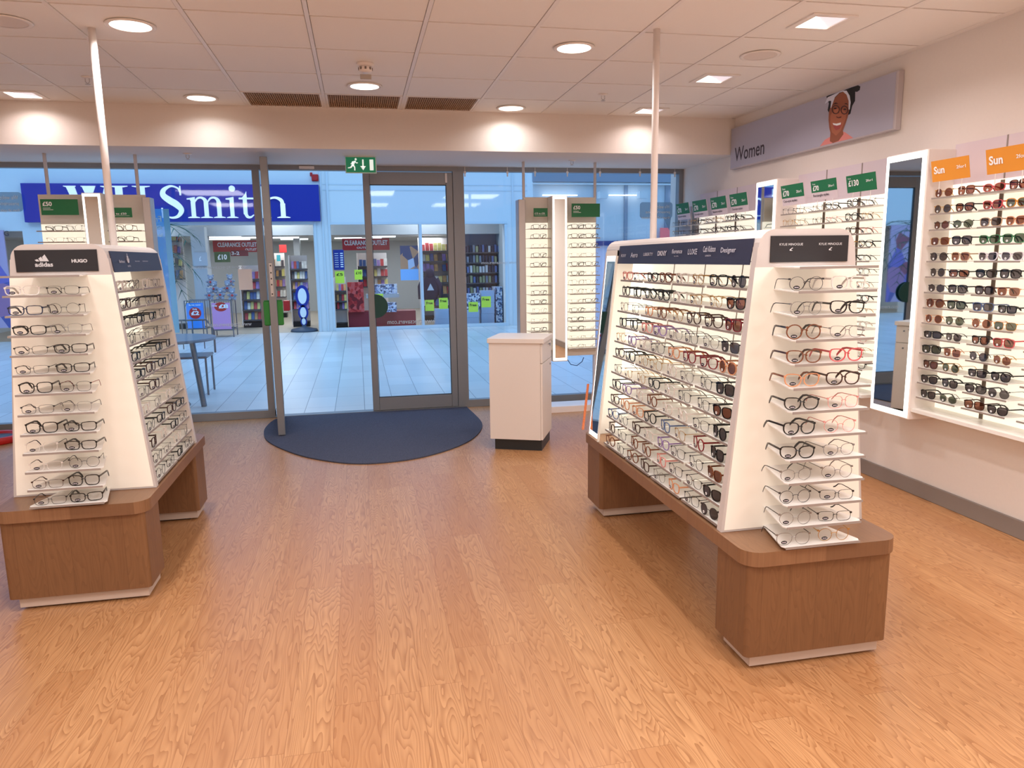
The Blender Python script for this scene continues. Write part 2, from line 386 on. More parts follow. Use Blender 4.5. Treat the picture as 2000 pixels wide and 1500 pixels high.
def gmesh(shape, t, what):
    k = (shape, t, what)
    if k not in _gc:
        d = .0018 if t < .002 else .0038
        xo, zt, zc = g_front(MB(), shape, t, d)
        mb = MB()
        if what == 'front': g_front(mb, shape, t, d)
        elif what in ('t1', 't-1'): g_temple(mb, int(what[1:]), xo, zt, t)
        elif what in ('l1', 'l-1'): g_lens(mb, int(what[1:]), shape, zc)
        elif what == 'tag':
            x = -CXL-.002; mb.lathe([(1, -.0004), (1, .0004)], (0, 0, 0), 16, 'y', .0115, .0062); mb.v = [(a+x, b+1.3*x*x-.0006, c+.011) for a, b, c in mb.v]
            n = len(mb.v); mb.cur = 1
            for i in range(4): mb.box((x-.007+i*.0038, 1.3*x*x-.0016, .0095), (x-.0045+i*.0038, 1.3*x*x-.0011, .0125))
        elif what == 'dot':
            x = -CXL; mb.lathe([(.0058, -.0004), (.0058, .0004)], (0, 0, 0), 14, 'y'); mb.v = [(a+x, b+1.3*x*x-.0006, c+.012) for a, b, c in mb.v]
            mb.cur = 1; mb.lathe([(.0018, -.0003), (.0018, .0003)], (x, 1.3*x*x-.0014, .012), 8, 'y')
        elif what == 'all':      # frame and temples only, for pairs too far off to show parts
            g_front(mb, shape, t, d); g_temple(mb, 1, xo, zt, t); g_temple(mb, -1, xo, zt, t)
            mb.cur = 1; g_lens(mb, 1, shape, zc); g_lens(mb, -1, shape, zc)
        _gc[k] = mb.mesh('spectacles_'+shape.replace('-', '_')+'_'+what, [BLACK, WHITE] if what in ('all', 'tag', 'dot') else BLACK)
    return _gc[k]
def gobj(name, me, parent, mats):
    o = bpy.data.objects.new(name, me); COL.objects.link(o); o.parent = parent
    for i, mm in enumerate(mats):
        o.material_slots[i].link = 'OBJECT'; o.material_slots[i].material = mm
    return o
SEEN = {}
def spectacles(loc, rz, style, where, group, far=False, tilt=0):
    """style: (colour, shape, thick, lens) ; lens None = clear demo lens"""
    colour, shape, thick, lens = style[:4]; tcol = style[4] if len(style) > 4 else colour
    t = .0034 if thick else .0013
    sun = lens is not None
    kind = 'sunglasses' if sun else 'eyeglasses'
    lab = f"{colour} {shape} {kind}, {where}"
    cat = 'sunglasses' if sun else 'glasses'
    fm = FRAMEC[colour]; lm = {None: CLEARL, 'grey': LENSG, 'brown': LENSB, 'green': LENSN}[lens]
    if far:
        o = gobj(kind, gmesh(shape, t, 'all'), None, [fm, lm]); o.location = loc; o.rotation_euler = (0, 0, rz); tag(o, lab, cat, group); return o
    g = thing(kind, lab, cat, loc, rz, group)
    gobj('frame_front', gmesh(shape, t, 'front'), g, [fm])
    for s in (1, -1):
        gobj('temple', gmesh(shape, t, f't{s}'), g, [FRAMEC[tcol]])
        gobj('lens', gmesh(shape, t, f'l{s}'), g, [lm])
    if sun: gobj('sticker', gmesh(shape, t, 'dot'), g, [WHITE, SPEC])
    else: gobj('sticker', gmesh(shape, t, 'tag'), g, [SPEC, PALEP])
    return g
ORD = 'first second third fourth fifth sixth seventh eighth ninth tenth eleventh twelfth thirteenth fourteenth'.split()
def shelfword(i, n): return 'top shelf' if i == 0 else 'bottom shelf' if i == n-1 else ORD[i]+' shelf'

# ------------------------------------------------------------------ the shell
XW, YF, YB, ZC, ZS = 3.42, 7.54, 6.438, 2.75, 2.43
XL, YBK = -4.6, -3.6
struct('floor', box((XL, YBK, -.06), (XW+.1, YF-.04, 0)), FLOORM, 'honey oak plank vinyl floor of the shop')
struct('wall_right', box((XW, YBK, 0), (XW+.12, YF+.3, 3.0)), WALL, 'pale painted wall behind the lit glasses shelving')
struct('wall_left', box((XL-.12, YBK, 0), (XL, YF+.3, 3.0)), WALL, 'pale painted side wall out of the frame')
struct('wall_back', box((XL-.12, YBK-.12, 0), (XW+.12, YBK, 3.0)), WALL, 'pale painted wall behind the camera')
mb = MB(); mb.box((XL, YB, ZS), (XW, YB+.10, ZC+.1)); mb.box((XL, YB+.10, ZS), (XW, YF+.14, ZS+.12))
struct('ceiling_bulkhead', mb, WALL, 'lowered white bulkhead and soffit above the shop entrance')
struct('baseboard_right', box((XW-.016, YBK, 0), (XW, YF, .10), .004), SKIRT, 'grey skirting board along the glasses wall')
# ceiling : tiles, bars, gaps
X0, Y0, T = -1.9907, 3.5123, .6
mb = MB(); mb.box((XL, YBK, ZC+.012), (XW, YB, ZC+.06)); struct('ceiling', mb, GAP, 'suspended ceiling of square white tiles')
ceil = bpy.data.objects['ceiling']
vents = [(2, 4), (3, 4), (4, 4)]
mb = MB(); bars = MB()
for c in range(-5, 10):
    xa = max(XL, X0+T*c+.014); xb = min(XW, X0+T*(c+1)-.014)
    if xb <= xa: continue
    for k in range(-12, 5):
        ya = max(YBK, Y0+T*k+.010); yb = min(YB, Y0+T*(k+1)-.010)
        if yb <= ya or (c, k) in vents: continue
        mb.box((xa, ya, ZC), (xb, yb, ZC+.015))
    bars.box((X0+T*c-.011, YBK, ZC-.003), (X0+T*c+.011, YB, ZC+.012))
for k in range(-12, 5): bars.box((XL, Y0+T*k-.006, ZC+.004), (XW, Y0+T*k+.006, ZC+.012))
bars.box((XW-.05, YBK, ZC-.002), (XW, YB, ZC+.012)); bars.box((XL, YB-.015, ZC-.002), (XW, YB, ZC+.012))
mb.build('ceiling_tile', CEIL, ceil); bars.build('ceiling_bar', CBAR, ceil)
for i, (c, k) in enumerate(vents):
    xa, xb, ya, yb = X0+T*c+.03, X0+T*(c+1)-.03, Y0+T*k+.02, YB-.03
    t = thing('ceiling_vent', ['brown mesh ceiling vent above the open door leaf', 'brown mesh ceiling vent, middle of the three over the entrance', 'brown mesh ceiling vent above the closed door leaf'][i], 'vent', (0, 0, 0), 0, 'brown ceiling vents')
    mb = MB(); mb.box((xa-.018, ya-.01, ZC-.002), (xb+.018, ya, ZC+.011)); mb.box((xa-.018, yb, ZC-.002), (xb+.018, yb+.012, ZC+.011)); mb.box((xa-.018, ya, ZC-.002), (xa, yb, ZC+.011)); mb.box((xb, ya, ZC-.002), (xb+.018, yb, ZC+.011))
    mb.build('frame', CBAR, t); box((xa, ya, ZC+.009), (xb, yb, ZC+.0115)).build('backing', VENTD, t)
    mb = MB(); n = 34
    for j in range(n): x = xa+(xb-xa)*(j+.5)/n; mb.box((x-.0045, ya, ZC+.001), (x+.0045, yb, ZC+.006))
    for j in range(8): y = ya+(yb-ya)*(j+.5)/8; mb.box((xa, y-.003, ZC+.004), (xb, y+.003, ZC+.0085))
    mb.build('mesh_grille', VENT, t)

# ceiling fittings
def round_light(x, y, label, z=ZC, power=P_DOWN, r=.10):
    t = thing('downlight', label, 'ceiling light', (x, y, z), 0, 'round recessed downlights')
    MB().lathe([(r, -.001), (r+.022, -.004), (r+.022, -.009), (r+.012, -.013), (r, -.009)], k=36, caps=False).build('trim_ring', CBAR, t, True)
    MB().lathe([(r, -.0085), (r*.98, -.0045)], k=32).build('diffuser', GLOWC, t)
    area('downlight_lamp', (x, y, z-.02), 2*r*.9, power, WARM, spread=R(150))
for x, y, l in [(-1.095, 4.40, 'round lit downlight next to the pole of the short display unit'), (-1.087, 6.155, 'round lit downlight by the bulkhead, before the brown vents'),
                (.11, 5.605, 'round lit downlight behind the smoke detector, above the doorway'), (1.298, 6.225, 'round lit downlight by the bulkhead, past the brown vents'),
                (1.314, 4.452, 'round lit downlight beside the pole of the long display unit')]:
    round_light(x, y, l, power=P_DOWN if y < 5.5 else P_DOWN*.24)
for x, y in [(-1.1, 2.6), (1.31, 2.6)]: round_light(x, y, 'round lit downlight overhead, above the frame')
def square_light(x, y, label):
    t = thing('square_light', label, 'ceiling light', (x, y, ZC), 0, 'square recessed wall washers')
    a, b = .13, .095; mb = MB()
    for p, q in (((-a, -a), (a, -b)), ((-a, b), (a, a)), ((-a, -b), (-b, b)), ((b, -b), (a, b))): mb.box((*p, -.008), (*q, -.001))
    mb.build('trim_ring', CBAR, t)
    mb = MB(); z = -.002
    mb.quad([(-b, -b, z), (b, -b, z), (b, b, z), (-b, b, z)][::-1]); mb.build('reflector', mat('washer_reflector', (240, 232, 240), .4, emit=.55), t)
    mb = MB(); mb.prism([(-b, -b, z-.001), (-b, b, z-.001), (0, 0, z-.001)], (0, 0, -.002)); mb.prism([(-b, b, z-.001), (b, b, z-.001), (0, 0, z-.001)], (0, 0, -.002)); mb.build('lamp', GLOWC, t)
    area('square_light_lamp', (x, y, ZC-.02), .16, P_DOWN*(.8 if y < 5.5 else .26), (1, .88, .87), shape='SQUARE', spread=R(150))
for x, y, l in [(2.492, 3.786, 'square recessed light with bright edge, in front of the ceiling speaker'), (2.513, 5.051, 'square recessed light above the wall picture, behind the ceiling speaker'),
                (2.495, 6.199, 'square recessed light nearest the bulkhead, behind the pole'), (-2.315, 6.218, 'square recessed light by the bulkhead above the short unit')]: square_light(x, y, l)
square_light(2.5, 2.4, 'square recessed light overhead, above the frame')
for x, y, l in [(-1.69, 4.43, 'flat round white ceiling speaker grille beside the round downlight'), (2.513, 4.44, 'flat round white ceiling speaker grille between two square lights')]:
    t = thing('ceiling_speaker', l, 'speaker', (x, y, ZC), 0, 'ceiling speakers')
    MB().lathe([(.10, -.001), (.122, -.004), (.122, -.007), (.112, -.010), (.10, -.007)], k=36, caps=False).build('trim_ring', CBAR, t, True)
    MB().lathe([(.103, -.001), (.100, -.006), (.05, -.0075)], k=36).build('grille', mat('speaker_mesh', (228, 216, 208), .8, noise=.1, nscale=700), t)
def sprinkler(x, y, z, l):
    t = thing('sprinkler', l, 'sprinkler', (x, y, z), 0, 'ceiling sprinklers')
    MB().lathe([(.035, 0), (.033, -.006), (.012, -.010)], k=20).build('rose', CBAR, t, True)
    mb = MB(); mb.tube([(-.012, 0, -.008), (-.013, 0, -.03), (0, 0, -.045)], .003, 6); mb.tube([(.012, 0, -.008), (.013, 0, -.03), (0, 0, -.045)], .003, 6); mb.build('arm', ALU2, t)
    MB().lathe([(.017, -.046), (.017, -.049)], k=14).build('deflector', ALU2, t)
for a in [(-1.693, 5.607, ZC, 'pendent sprinkler head beside the pole of the short unit'), (1.896, 5.643, ZC, 'pendent sprinkler head on the tiles behind the long unit'),
          (-1.35, 6.82, ZS, 'small sprinkler under the soffit above the blue shop sign'), (2.025, 6.93, ZS, 'small sprinkler under the soffit above the window display')]: sprinkler(*a)
t = thing('smoke_detector', 'white smoke detector with hanging tab above the doorway', 'smoke detector', (.108, 5.0, ZC))
MB().lathe([(.055, 0), (.055, -.012), (.047, -.02)], k=28).build('base', WHITEP, t, True)
mb = MB().lathe([(.040, -.02), (.042, -.045), (.030, -.055)], k=24); mb.build('head', WHITEP, t, True)
mb = MB()
for q in range(8): a = q*math.pi/4; mb.box((.039*math.cos(a)-.006, .039*math.sin(a)-.006, -.042), (.039*math.cos(a)+.006, .039*math.sin(a)+.006, -.027))
mb.build('slots', mat('detector_slot', (120, 108, 100), .8), t)
box((-.035, -.004, -.095), (.035, .004, -.066), .002).build('tab', mat('grey_tab', (178, 168, 158), .6), t)
mb = MB(); mb.tube([(-.02, 0, -.05), (-.02, 0, -.068)], .002, 5); mb.tube([(.02, 0, -.05), (.02, 0, -.068)], .002, 5); mb.build('hanger', CBAR, t)

# ------------------------------------------------------------------ shopfront
def frame_bars(name, label, bars, m=ALU):
    mb = MB()
    for a, b in bars: mb.box(a, b)
    return struct(name, mb, m, label)
HB = 2.385
frame_bars('window_1', 'grey metal shopfront window frame beside the open door', [((XL, YF-.03, HB), (-.87, YF+.05, ZS)), ((XL, YF-.03, 0), (-.87, YF+.05, .075)), ((-.935, YF-.032, .001), (-.87, YF+.052, ZS-.001)), ((XL+.001, YF-.032, .001), (XL+.06, YF+.052, ZS-.001))])
frame_bars('window_2', 'grey metal shopfront window frame behind the window display', [((1.04, YF-.03, HB), (XW-.002, YF+.05, ZS)), ((1.04, YF-.03, 0), (XW-.002, YF+.05, .075)), ((1.0205, YF-.032, .001), (1.075, YF+.052, ZS-.001)), ((3.37, YF-.032, .001), (XW-.001, YF+.052, ZS-.001))])
frame_bars('door_1', 'grey metal door frame of the shop entrance', [((-.87, YF-.03, HB), (1.02, YF+.05, ZS)), ((.965, YF-.04, 0), (1.02, YF+.05, HB)), ((-.87, YF-.05, 0), (.965, YF+.06, .012))])
for nm, a, b in (('window_1', (XL, 0), (-.93, 0)), ('window_2', (1.07, 0), (3.38, 0))):
    mb = MB(); mb.quad([(a[0], YF+.01, .07), (b[0], YF+.01, .07), (b[0], YF+.01, HB+.01), (a[0], YF+.01, HB+.01)]); mb.build('glass_pane', GLASS, bpy.data.objects[nm])
box((-.50, YF-.045, 2.395), (-.36, YF-.02, 2.42), .004).build('door_sensor', WHITEP, bpy.data.objects['door_1'])
# closed leaf
def leaf(t, wd, ht, st=.065, d=.022):
    """door leaf in local x from 0 to wd"""
    mb = MB()
    for a, b in (((0, -d, 0), (st, d, ht)), ((wd-st, -d, 0), (wd, d, ht)), ((st, -d, 0), (wd-st, d, .13)), ((st, -d, ht-.12), (wd-st, d, ht))): mb.box(a, b, .004)
    mb.build('door_frame', ALU, t)
    MB().quad([(st-.005, 0, .12), (wd-st+.005, 0, .12), (wd-st+.005, 0, ht-.11), (st-.005, 0, ht-.11)]).build('glass_pane', GLASS, t)
    mb = MB()
    for x in (st+.002, wd-st-.005): mb.box((x, -.013, .13), (x+.004, .013, ht-.12))
    mb.box((st, -.013, .13), (wd-st, .013, .136)); mb.box((st, -.013, ht-.126), (wd-st, .013, ht-.12)); mb.build('gasket', BLACK, t)
t = thing('glass_door', 'closed glass door leaf with a dark green half-disc push plate', 'door', (.088, YF-.01, .015), 0, 'entrance door leaves')
leaf(t, .875, 2.36)
mb = MB(); n = 20; pts = [(.062, -.03, 1.07+.115*math.cos(math.pi*i/n)) if False else (.062+.13*math.sin(math.pi*i/n), -.030, 1.06+.118*math.cos(math.pi*i/n)) for i in range(n+1)]
mb.prism(pts, (0, .006, 0)); mb.prism([(x, y+.05, z) for x, y, z in pts], (0, .006, 0)); mb.build('push_plate', DGREEN, t)
box((.80, -.03, 2.26), (.82, -.02, 2.35), .003).build('closer', WHITEP, t)
t = thing('glass_door', 'open glass door leaf seen edge-on, with bright green pull plates', 'door', (-.812, YF-.04, .015), R(-84.3), 'entrance door leaves')
leaf(t, .872, 2.375, d=.031)
mb = MB()
for s in (1, -1):
    mb.box((.80, s*.032, .98), (.868, s*.042, 1.17), .003); mb.box((.792, s*.032, .965), (.806, s*.075, 1.185), .003); mb.box((.858, s*.034, .975), (.866, s*.080, 1.175), .003)
mb.build('pull_plate', LGREEN, t)
box((.8725, -.012, 1.22), (.875, .012, 1.50)).build('lock_plate', ALU2, t)
mb = MB()
for z in (1.24, 1.32, 1.37, 1.42, 1.48): mb.box((.8745, -.005, z-.006), (.8765, .005, z+.006))
mb.build('lock_bolt', BLACK, t)
# entrance mat
pts = [at(px, py, 2, 0) for px, py in [(560, 812), (912, 797), (938, 822), (941, 838), (925, 857), (895, 873), (850, 888), (800, 899), (740, 906), (690, 907), (640, 902), (590, 892), (550, 878), (524, 864), (516, 852), (518, 838), (535, 822)]]
pts[0].y = pts[1].y = YF-.06
sm = [pts[0], pts[1]]; q_ = pts[1:]+[pts[0]]
for i in range(len(q_)-1):
    p0, p1, p2, p3 = q_[max(i-1, 0)], q_[i], q_[i+1], q_[min(i+2, len(q_)-1)]
    for k in range(1, 6): s_ = k/5; sm.append((2*p1+(p2-p0)*s_+(2*p0-5*p1+4*p2-p3)*s_*s_+(-p0+3*p1-3*p2+p3)*s_**3)*.5)
pts = sm[:-1]
mb = MB().prism([(p.x, min(p.y, YF-.06), .001) for p in pts], (0, 0, .009)); tag(mb.build('door_mat', CARPET), 'dark blue-grey half-round carpet mat inside the entrance', 'mat')

# exit sign
t = thing('exit_sign', 'green running-man emergency exit sign hanging from the soffit', 'exit sign', (0, 0, 0))
YE = 6.86; c0 = at(675, 307, 1, YE); c1 = at(734, 337, 1, YE); x0_, x1_, z1_, z0_ = c0.x, c1.x, c0.z, c1.z
box((x0_+.02, YE-.025, z1_+.004), (x1_-.02, YE+.03, ZS), .004).build('lamp_housing', WHITEP, t)
box((x0_-.006, YE-.002, z0_-.008), (x1_+.008, YE+.004, z1_+.006)).build('acrylic_plate', mat('pale_acrylic', (200, 222, 214), .2), t)
box((x0_, YE-.005, z0_), (x1_, YE-.002, z1_)).build('sign_face', mat('exit_green', (8, 120, 82), .4, emit=.35), t)
mb = MB(); W_, H_ = x1_-x0_, z1_-z0_; O = (x0_, YE-.0055, z0_); U = (W_, 0, 0); V = (0, 0, H_)
def sp(pts): poly(mb, pts, O, U, V, .004)
sp([(.80, .14), (.93, .14), (.93, .86), (.80, .86)])
sp([(.575, .38), (.60, .38), (.60, .86), (.55, .86), (.55, .38)]); sp([(.48, .42), (.575, .14), (.67, .42)])
sp([(.335+.035*math.cos(a*math.pi/5), .86+.085*math.sin(a*math.pi/5)) for a in range(10)])
sp([(.20, .72), (.30, .76), (.33, .70), (.25, .44), (.19, .50), (.22, .66)]); sp([(.22, .70), (.15, .55), (.17, .53), (.25, .62)]); sp([(.29, .72), (.36, .58), (.41, .62), (.40, .66), (.36, .65), (.32, .75)])
sp([(.20, .52), (.26, .46), (.17, .28), (.06, .26), (.06, .32), (.14, .35)]); sp([(.22, .48), (.27, .50), (.31, .34), (.31, .12), (.27, .12), (.27, .32)])
mb.build('pictogram', mat('exit_white', (240, 255, 248), .5, emit=.5), t)

# ------------------------------------------------------------------ free-standing display units
ZROW = [1.400, 1.317, 1.234, 1.151, 1.068, .985, .897, .811, .728, .646, .567, .492]
def rr(x0, x1, y0, y1, r, n=6):
    P = []
    for cx, cy, a0 in ((x1-r, y0+r, -90), (x1-r, y1-r, 0), (x0+r, y1-r, 90), (x0+r, y0+r, 180)):
        for i in range(n+1): a = R(a0+90*i/n); P.append((cx+r*math.cos(a), cy+r*math.sin(a)))
    return P
def end_outline(n=6):
    """half-width / height outline of an end panel, symmetrical"""
    bw, tw, zb, zt, r = .305, .195, .476, 1.615, .065
    P = [(bw, zb), (tw+.003, zt-r)]
    for i in range(n+1): a = R(90*i/n); P.append((tw-r+r*math.cos(a), zt-r+r*math.sin(a)))
    return P+[(-x, z) for x, z in reversed(P)]
def half(z): return .305+(.198-.305)*(z-.476)/(1.55-.476)
def display_unit(cx, yf, L, side, label, ncol, mirror_far, yshelf0):
    """cx centre, yf front of the wooden slab, L its length, side = -1/+1 the long side towards the aisle"""
    t = thing('display_unit', label, 'display unit', (cx, yf, 0))
    MB().prism([(x, y, .42) for x, y in rr(-.315, .315, 0, L, .07)], (0, 0, .055)).build('base_slab', OAKT, t)
    for ya, yb in ((.02, .27), (L-.27, L-.02)):
        lg = MB().prism([(x, y, .062) for x, y in rr(-.295, .295, ya, yb, .02)], (0, 0, .356)).build('leg', OAK, t)
        box((-.262, ya+.025, .012), (.275, yb-.025, .063)).build('plinth', mat('champagne_plinth', (196, 176, 160), .5), lg)
        box((-.22, ya+.05, 0), (.23, yb-.05, .013)).build('foot', BLACK, lg)
    for ya in (.215, L-.235-.035 if not mirror_far else L-.10):
        MB().prism([(x, ya, z) for x, z in end_outline()], (0, .035, 0)).build('end_panel', RIM, t)
    y0, y1 = .25, (L-.235-.035 if not mirror_far else L-.10)
    MB().prism([(-.292, .2135, .484), (.292, .2135, .484), (.207, .2135, 1.478), (-.207, .2135, 1.478)], (0, .0012, 0)).build('end_light_panel', LITE, t)
    mb = MB()       # roof between the end panels
    P = [p for p in end_outline() if p[1] > 1.5]; P2 = [(x*.97, z-.012) for x, z in reversed(P)]
    mb.prism([(x, y0, z) for x, z in P+P2], (0, y1-y0, 0)); mb.build('top_cover', RIM, t)
    mb = MB()       # lit back panels of both long sides
    for s in (-1, 1):
        mb.prism([(s*.030, y0, 1.485), (s*.042, y0, 1.485), (s*.150, y0, .476), (s*.030, y0, .476)], (0, y1-y0, 0))
    mb.build('light_panel', LIT, t)
    ys0, ys1 = y0, y1-(.19 if mirror_far else 0)
    yse = ys1-(.055 if mirror_far else 0)
    # seams between columns
    cw = (yse-ys0)/ncol
    mb = MB()
    for i in range(1, ncol):
        y = ys0+cw*i; mb.prism([(side*.043, y-.002, 1.484), (side*.046, y-.002, 1.484), (side*.154, y-.002, .48), (side*.151, y-.002, .48)], (0, .004, 0))
    mb.build('panel_seam', SHEDGE, t)
    for z in ZROW:
        for i in range(ncol):
            a, b = ys0+cw*i+.012, ys0+cw*(i+1)-.012; h = half(z)-.004; zi = .047+(1.485-z)/1.0*.107
            o = MB(); o.box((side*(zi-.004), a, z-.004), (side*h, b, z)); o.cur = 1; o.box((side*h, a, z-.008), (side*(h+.003), b, z+.001)); o.build('side_shelf', [SHELF, SHEDGE], t)
    # header board along the long side
    hb = MB(); s = side; za, zb = 1.487, 1.583; xa, xb = s*(half(za)+.001), s*(half(zb)-.004)
    hb.prism([(xa, y0+.003, za), (xa+s*.004, y0+.003, za), (xb+s*.004, y0+.003, zb), (xb, y0+.003, zb)], (0, ys1-y0-.006, 0)); hb = hb.build('header_board', NAVYB, t)
    # end shelves
    for i, z in enumerate([1.481]+ZROW):
        yf_ = -.015; x0, x1 = -.18, .13
        if side > 0: x0, x1 = -.155, .155
        mb = MB(); mb.prism([(x0+.05, .215, z-.004), (x1-.05, .215, z-.004), (x1, yf_+.02, z-.004), (x1-.01, yf_, z-.004), (x0+.01, yf_, z-.004), (x0, yf_+.02, z-.004)], (0, 0, .004))
        mb.cur = 1; mb.box((x0+.006, yf_-.002, z-.0075), (x1-.006, yf_, z+.001)); mb.build('end_shelf', [SHELF, SHEDGE], t)
    eb = box((-.15 if side < 0 else -.175, .209, 1.495), (.165 if side < 0 else .155, .214, 1.59)).build('end_board', BLACKB, t)
    if mirror_far:
        ya, yb = ys1+.012, y1-.004; mt = lambda z: s*(half(z)+.001)
        def pl(y0_, y1_, z0_, z1_, th, off=0): return MB().prism([(mt(z0_)+s*off, y0_, z0_), (mt(z0_)+s*(off+th), y0_, z0_), (mt(z1_)+s*(off+th), y0_, z1_), (mt(z1_)+s*off, y0_, z1_)], (0, y1_-y0_, 0))
        fr = pl(ya, yb, .485, 1.53, .004).build('mirror_border', LITF, t)
        pl(ya+.018, yb-.018, .515, 1.50, .002, .0042).build('mirror', MIRROR, fr)
        pl(ya-.012, ya, .476, 1.56, .012).build('mirror_post', CREAM, t)
        pl(ya-.012, yb, 1.53, 1.56, .008).build('mirror_cap', CREAM, t)
    return t, hb, eb, ys0, yse, y0
LU = display_unit(-1.29, 3.43, 1.36, 1, 'short oak-based glasses display unit with black header board beside the window', 2, False, 0)
RU = display_unit(1.62, 2.26, 1.97, -1, 'long oak-based glasses display unit with navy header board and side mirror', 4, True, 0)
# shop lettering on the boards
t, hb, eb, *_ = LU
mb = MB(); y = .2075
text(mb, 'adidas', (-.098, y, 1.517), (1, 0, 0), (0, 0, 1), wd=.072, h=.0195, bold=.03); mb.build('lettering', mat('grey_print', (205, 200, 200), .6), eb); mb = MB()
for i, (a, h) in enumerate(((.0, .010), (.0145, .020), (.029, .030))):
    x = -.090+a; poly(mb, [(x, 0), (x+.0125+.004*i, 0), (x+.004+i*.0015-.0005*i, h), (x-.007+.001*i+.0, h*.62)], (0, y, 1.5405), (1, 0, 0), (0, 0, 1), .0004)
mb.build('three_bar_emblem', mat('grey_print', (205, 200, 200), .6), eb); mb = MB(); text(mb, 'HUGO', (.050, y, 1.533), (1, 0, 0), (0, 0, 1), wd=.064, h=.0155, bold=.05); mb.build('lettering', mat('grey_print', (205, 200, 200), .6), eb)
mb = MB(); S = lambda y_, z_: (half(z_)+.006, y_, z_)
for body, y_, z_, wd, h in (('Barbour', .345, 1.530, .085, .013), ('osiris', .46, 1.51, .05, .010), ('lacoste', .60, 1.535, .08, .006), ('timberland', .73, 1.535, .10, .006)):
    mb = MB(); text(mb, body, S(y_, z_), (0, 1, 0), (-.1, 0, 1), wd=wd, h=h, bold=.01); mb.build('lettering', mat('grey_print2', (200, 200, 212), .6), hb)
mb = MB()
for k in range(-2, 3): mb.tube([S(.485+k*.004, 1.53), S(.485+k*.009, 1.55+.012*(2-abs(k)))], .0012, 4)
mb.build('emblem', mat('grey_print2', (200, 200, 212), .6), hb)
t, hb, eb, *_ = RU
for xx in (-.115, .045): mb = MB(); text(mb, 'KYLIE MINOGUE', (xx-.002, y, 1.555), (1, 0, 0), (0, 0, 1), wd=.094, h=.0085, bold=.004); poly(mb, [(xx+.040, -.004), (xx+.052, -.004), (xx+.044, .0), (xx+.053, .006), (xx+.050, .0075), (xx+.039, 0)], (0, y, 1.540), (1, 0, 0), (0, 0, 1), .0004); mb.build('lettering', mat('grey_print', (205, 200, 200), .6), eb)
mb = MB(); S = lambda y_, z_: (-(half(z_)+.006), y_, z_)
for body, py_, z_, wd, h in (('ROXY', 3.885, 1.523, .075, .015), ('Aero', 3.74, 1.520, .10, .026), ('LIBERTY', 3.56, 1.527, .12, .015), ('DKNY', 3.38, 1.526, .105, .023), ('florence', 3.215, 1.535, .11, .020), ('by mills', 3.185, 1.520, .045, .006), ('LUXE', 3.045, 1.529, .09, .024), ('Cath Kidston', 2.90, 1.538, .11, .024), ('LONDON', 2.875, 1.520, .05, .006), ('Designer', 2.745, 1.528, .12, .026)):
    mb = MB(); text(mb, body, S(py_-2.26, z_), (0, -1, 0), (.1, 0, 1), wd=wd, h=h, bold=.012 if body != 'DKNY' else .04); mb.build('lettering', mat('grey_print2', (200, 200, 212), .6), hb)
# ceiling poles
for x, y, l in ((-1.31, 4.494, 'white pole from the short display unit up to the ceiling'), (1.666, 4.049, 'white pole from the long display unit up to the ceiling')):
    o = MB(); o.tube([(x, y, 1.60), (x, y, ZC)], .019, 20); tag(o.build('support_pole', WHITEP, None, True), l, 'pole', 'ceiling poles')
# orange measuring strip leaning by the mirror
a, b = at(1187, 748, 1, 4.20), at(1160, 838, 1, 4.16); a.x = min(a.x, 1.335); b.x = min(b.x, 1.290)
tag(MB().prism([a, a+Vector((-.014, 0, 0)), b+Vector((-.014, 0, 0)), b], (0, .004, 0)).build('orange_strip', mat('orange_print', (226, 120, 70), .6, noise=.5, nscale=120)), 'orange patterned strip leaning beside the mirror of the long unit', 'strip')

# glasses on the end shelves : colour, shape, thick, lens, temple colour
E_R = [(('gunmetal', 'round', 0, None, 'black'), ('clear', 'square', 1, None)), (('silver', 'round', 0, None, 'black'), ('black', 'cat-eye', 1, None)),
       (('tortoiseshell', 'round', 1, None, 'black'), ('silver', 'cat-eye', 0, None)), (('tortoiseshell', 'cat-eye', 1, None, 'dark brown'), ('coral', 'cat-eye', 1, None)),
       (('peach', 'cat-eye', 1, None, 'tortoiseshell'), ('dark brown', 'cat-eye', 1, None)), (('black', 'cat-eye', 1, None), ('pink', 'square', 0, None)),
       (('black', 'cat-eye', 1, None), ('pink', 'round', 0, None)), (('black', 'cat-eye', 1, None), ('grey', 'cat-eye', 0, None)),
       (('silver', 'hexagonal', 0, None, 'black'), ('silver', 'round', 0, None)), (('gunmetal', 'round', 0, None, 'black'), ('black', 'rectangular', 0, None)),
       (('silver', 'round', 0, None, 'black'), ('black', 'rectangular', 0, None)), (('silver', 'pilot', 0, None, 'black'), ('gold', 'round', 0, None))]
E_L = [(('clear', 'rectangular', 1, None), ('black', 'rectangular', 0, None)), (('navy', 'rectangular', 1, None), ('gunmetal', 'round', 0, None, 'dark brown')),
       (('black', 'rectangular', 1, None), ('grey', 'square', 0, None)), (('black', 'rectangular', 0, None), ('black', 'rectangular', 1, None)),
       (('gunmetal', 'rectangular', 0, None), ('black', 'rectangular', 1, None)), (('black', 'square', 1, None), ('black', 'square', 0, None, 'red')),
       (('gunmetal', 'rectangular', 0, None), ('grey', 'square', 0, None, 'black')), (('black', 'square', 1, None), ('black', 'rectangular', 1, None)),
       (('clear', 'square', 0, None, 'navy'), ('black', 'rectangular', 1, None)), (('clear', 'rectangular', 0, None, 'black'), ('gunmetal', 'round', 0, None)),
       (('dark brown', 'rectangular', 0, None), ('black', 'square', 1, None)), (('gunmetal', 'rectangular', 0, None), ('black', 'rectangular', 1, None))]
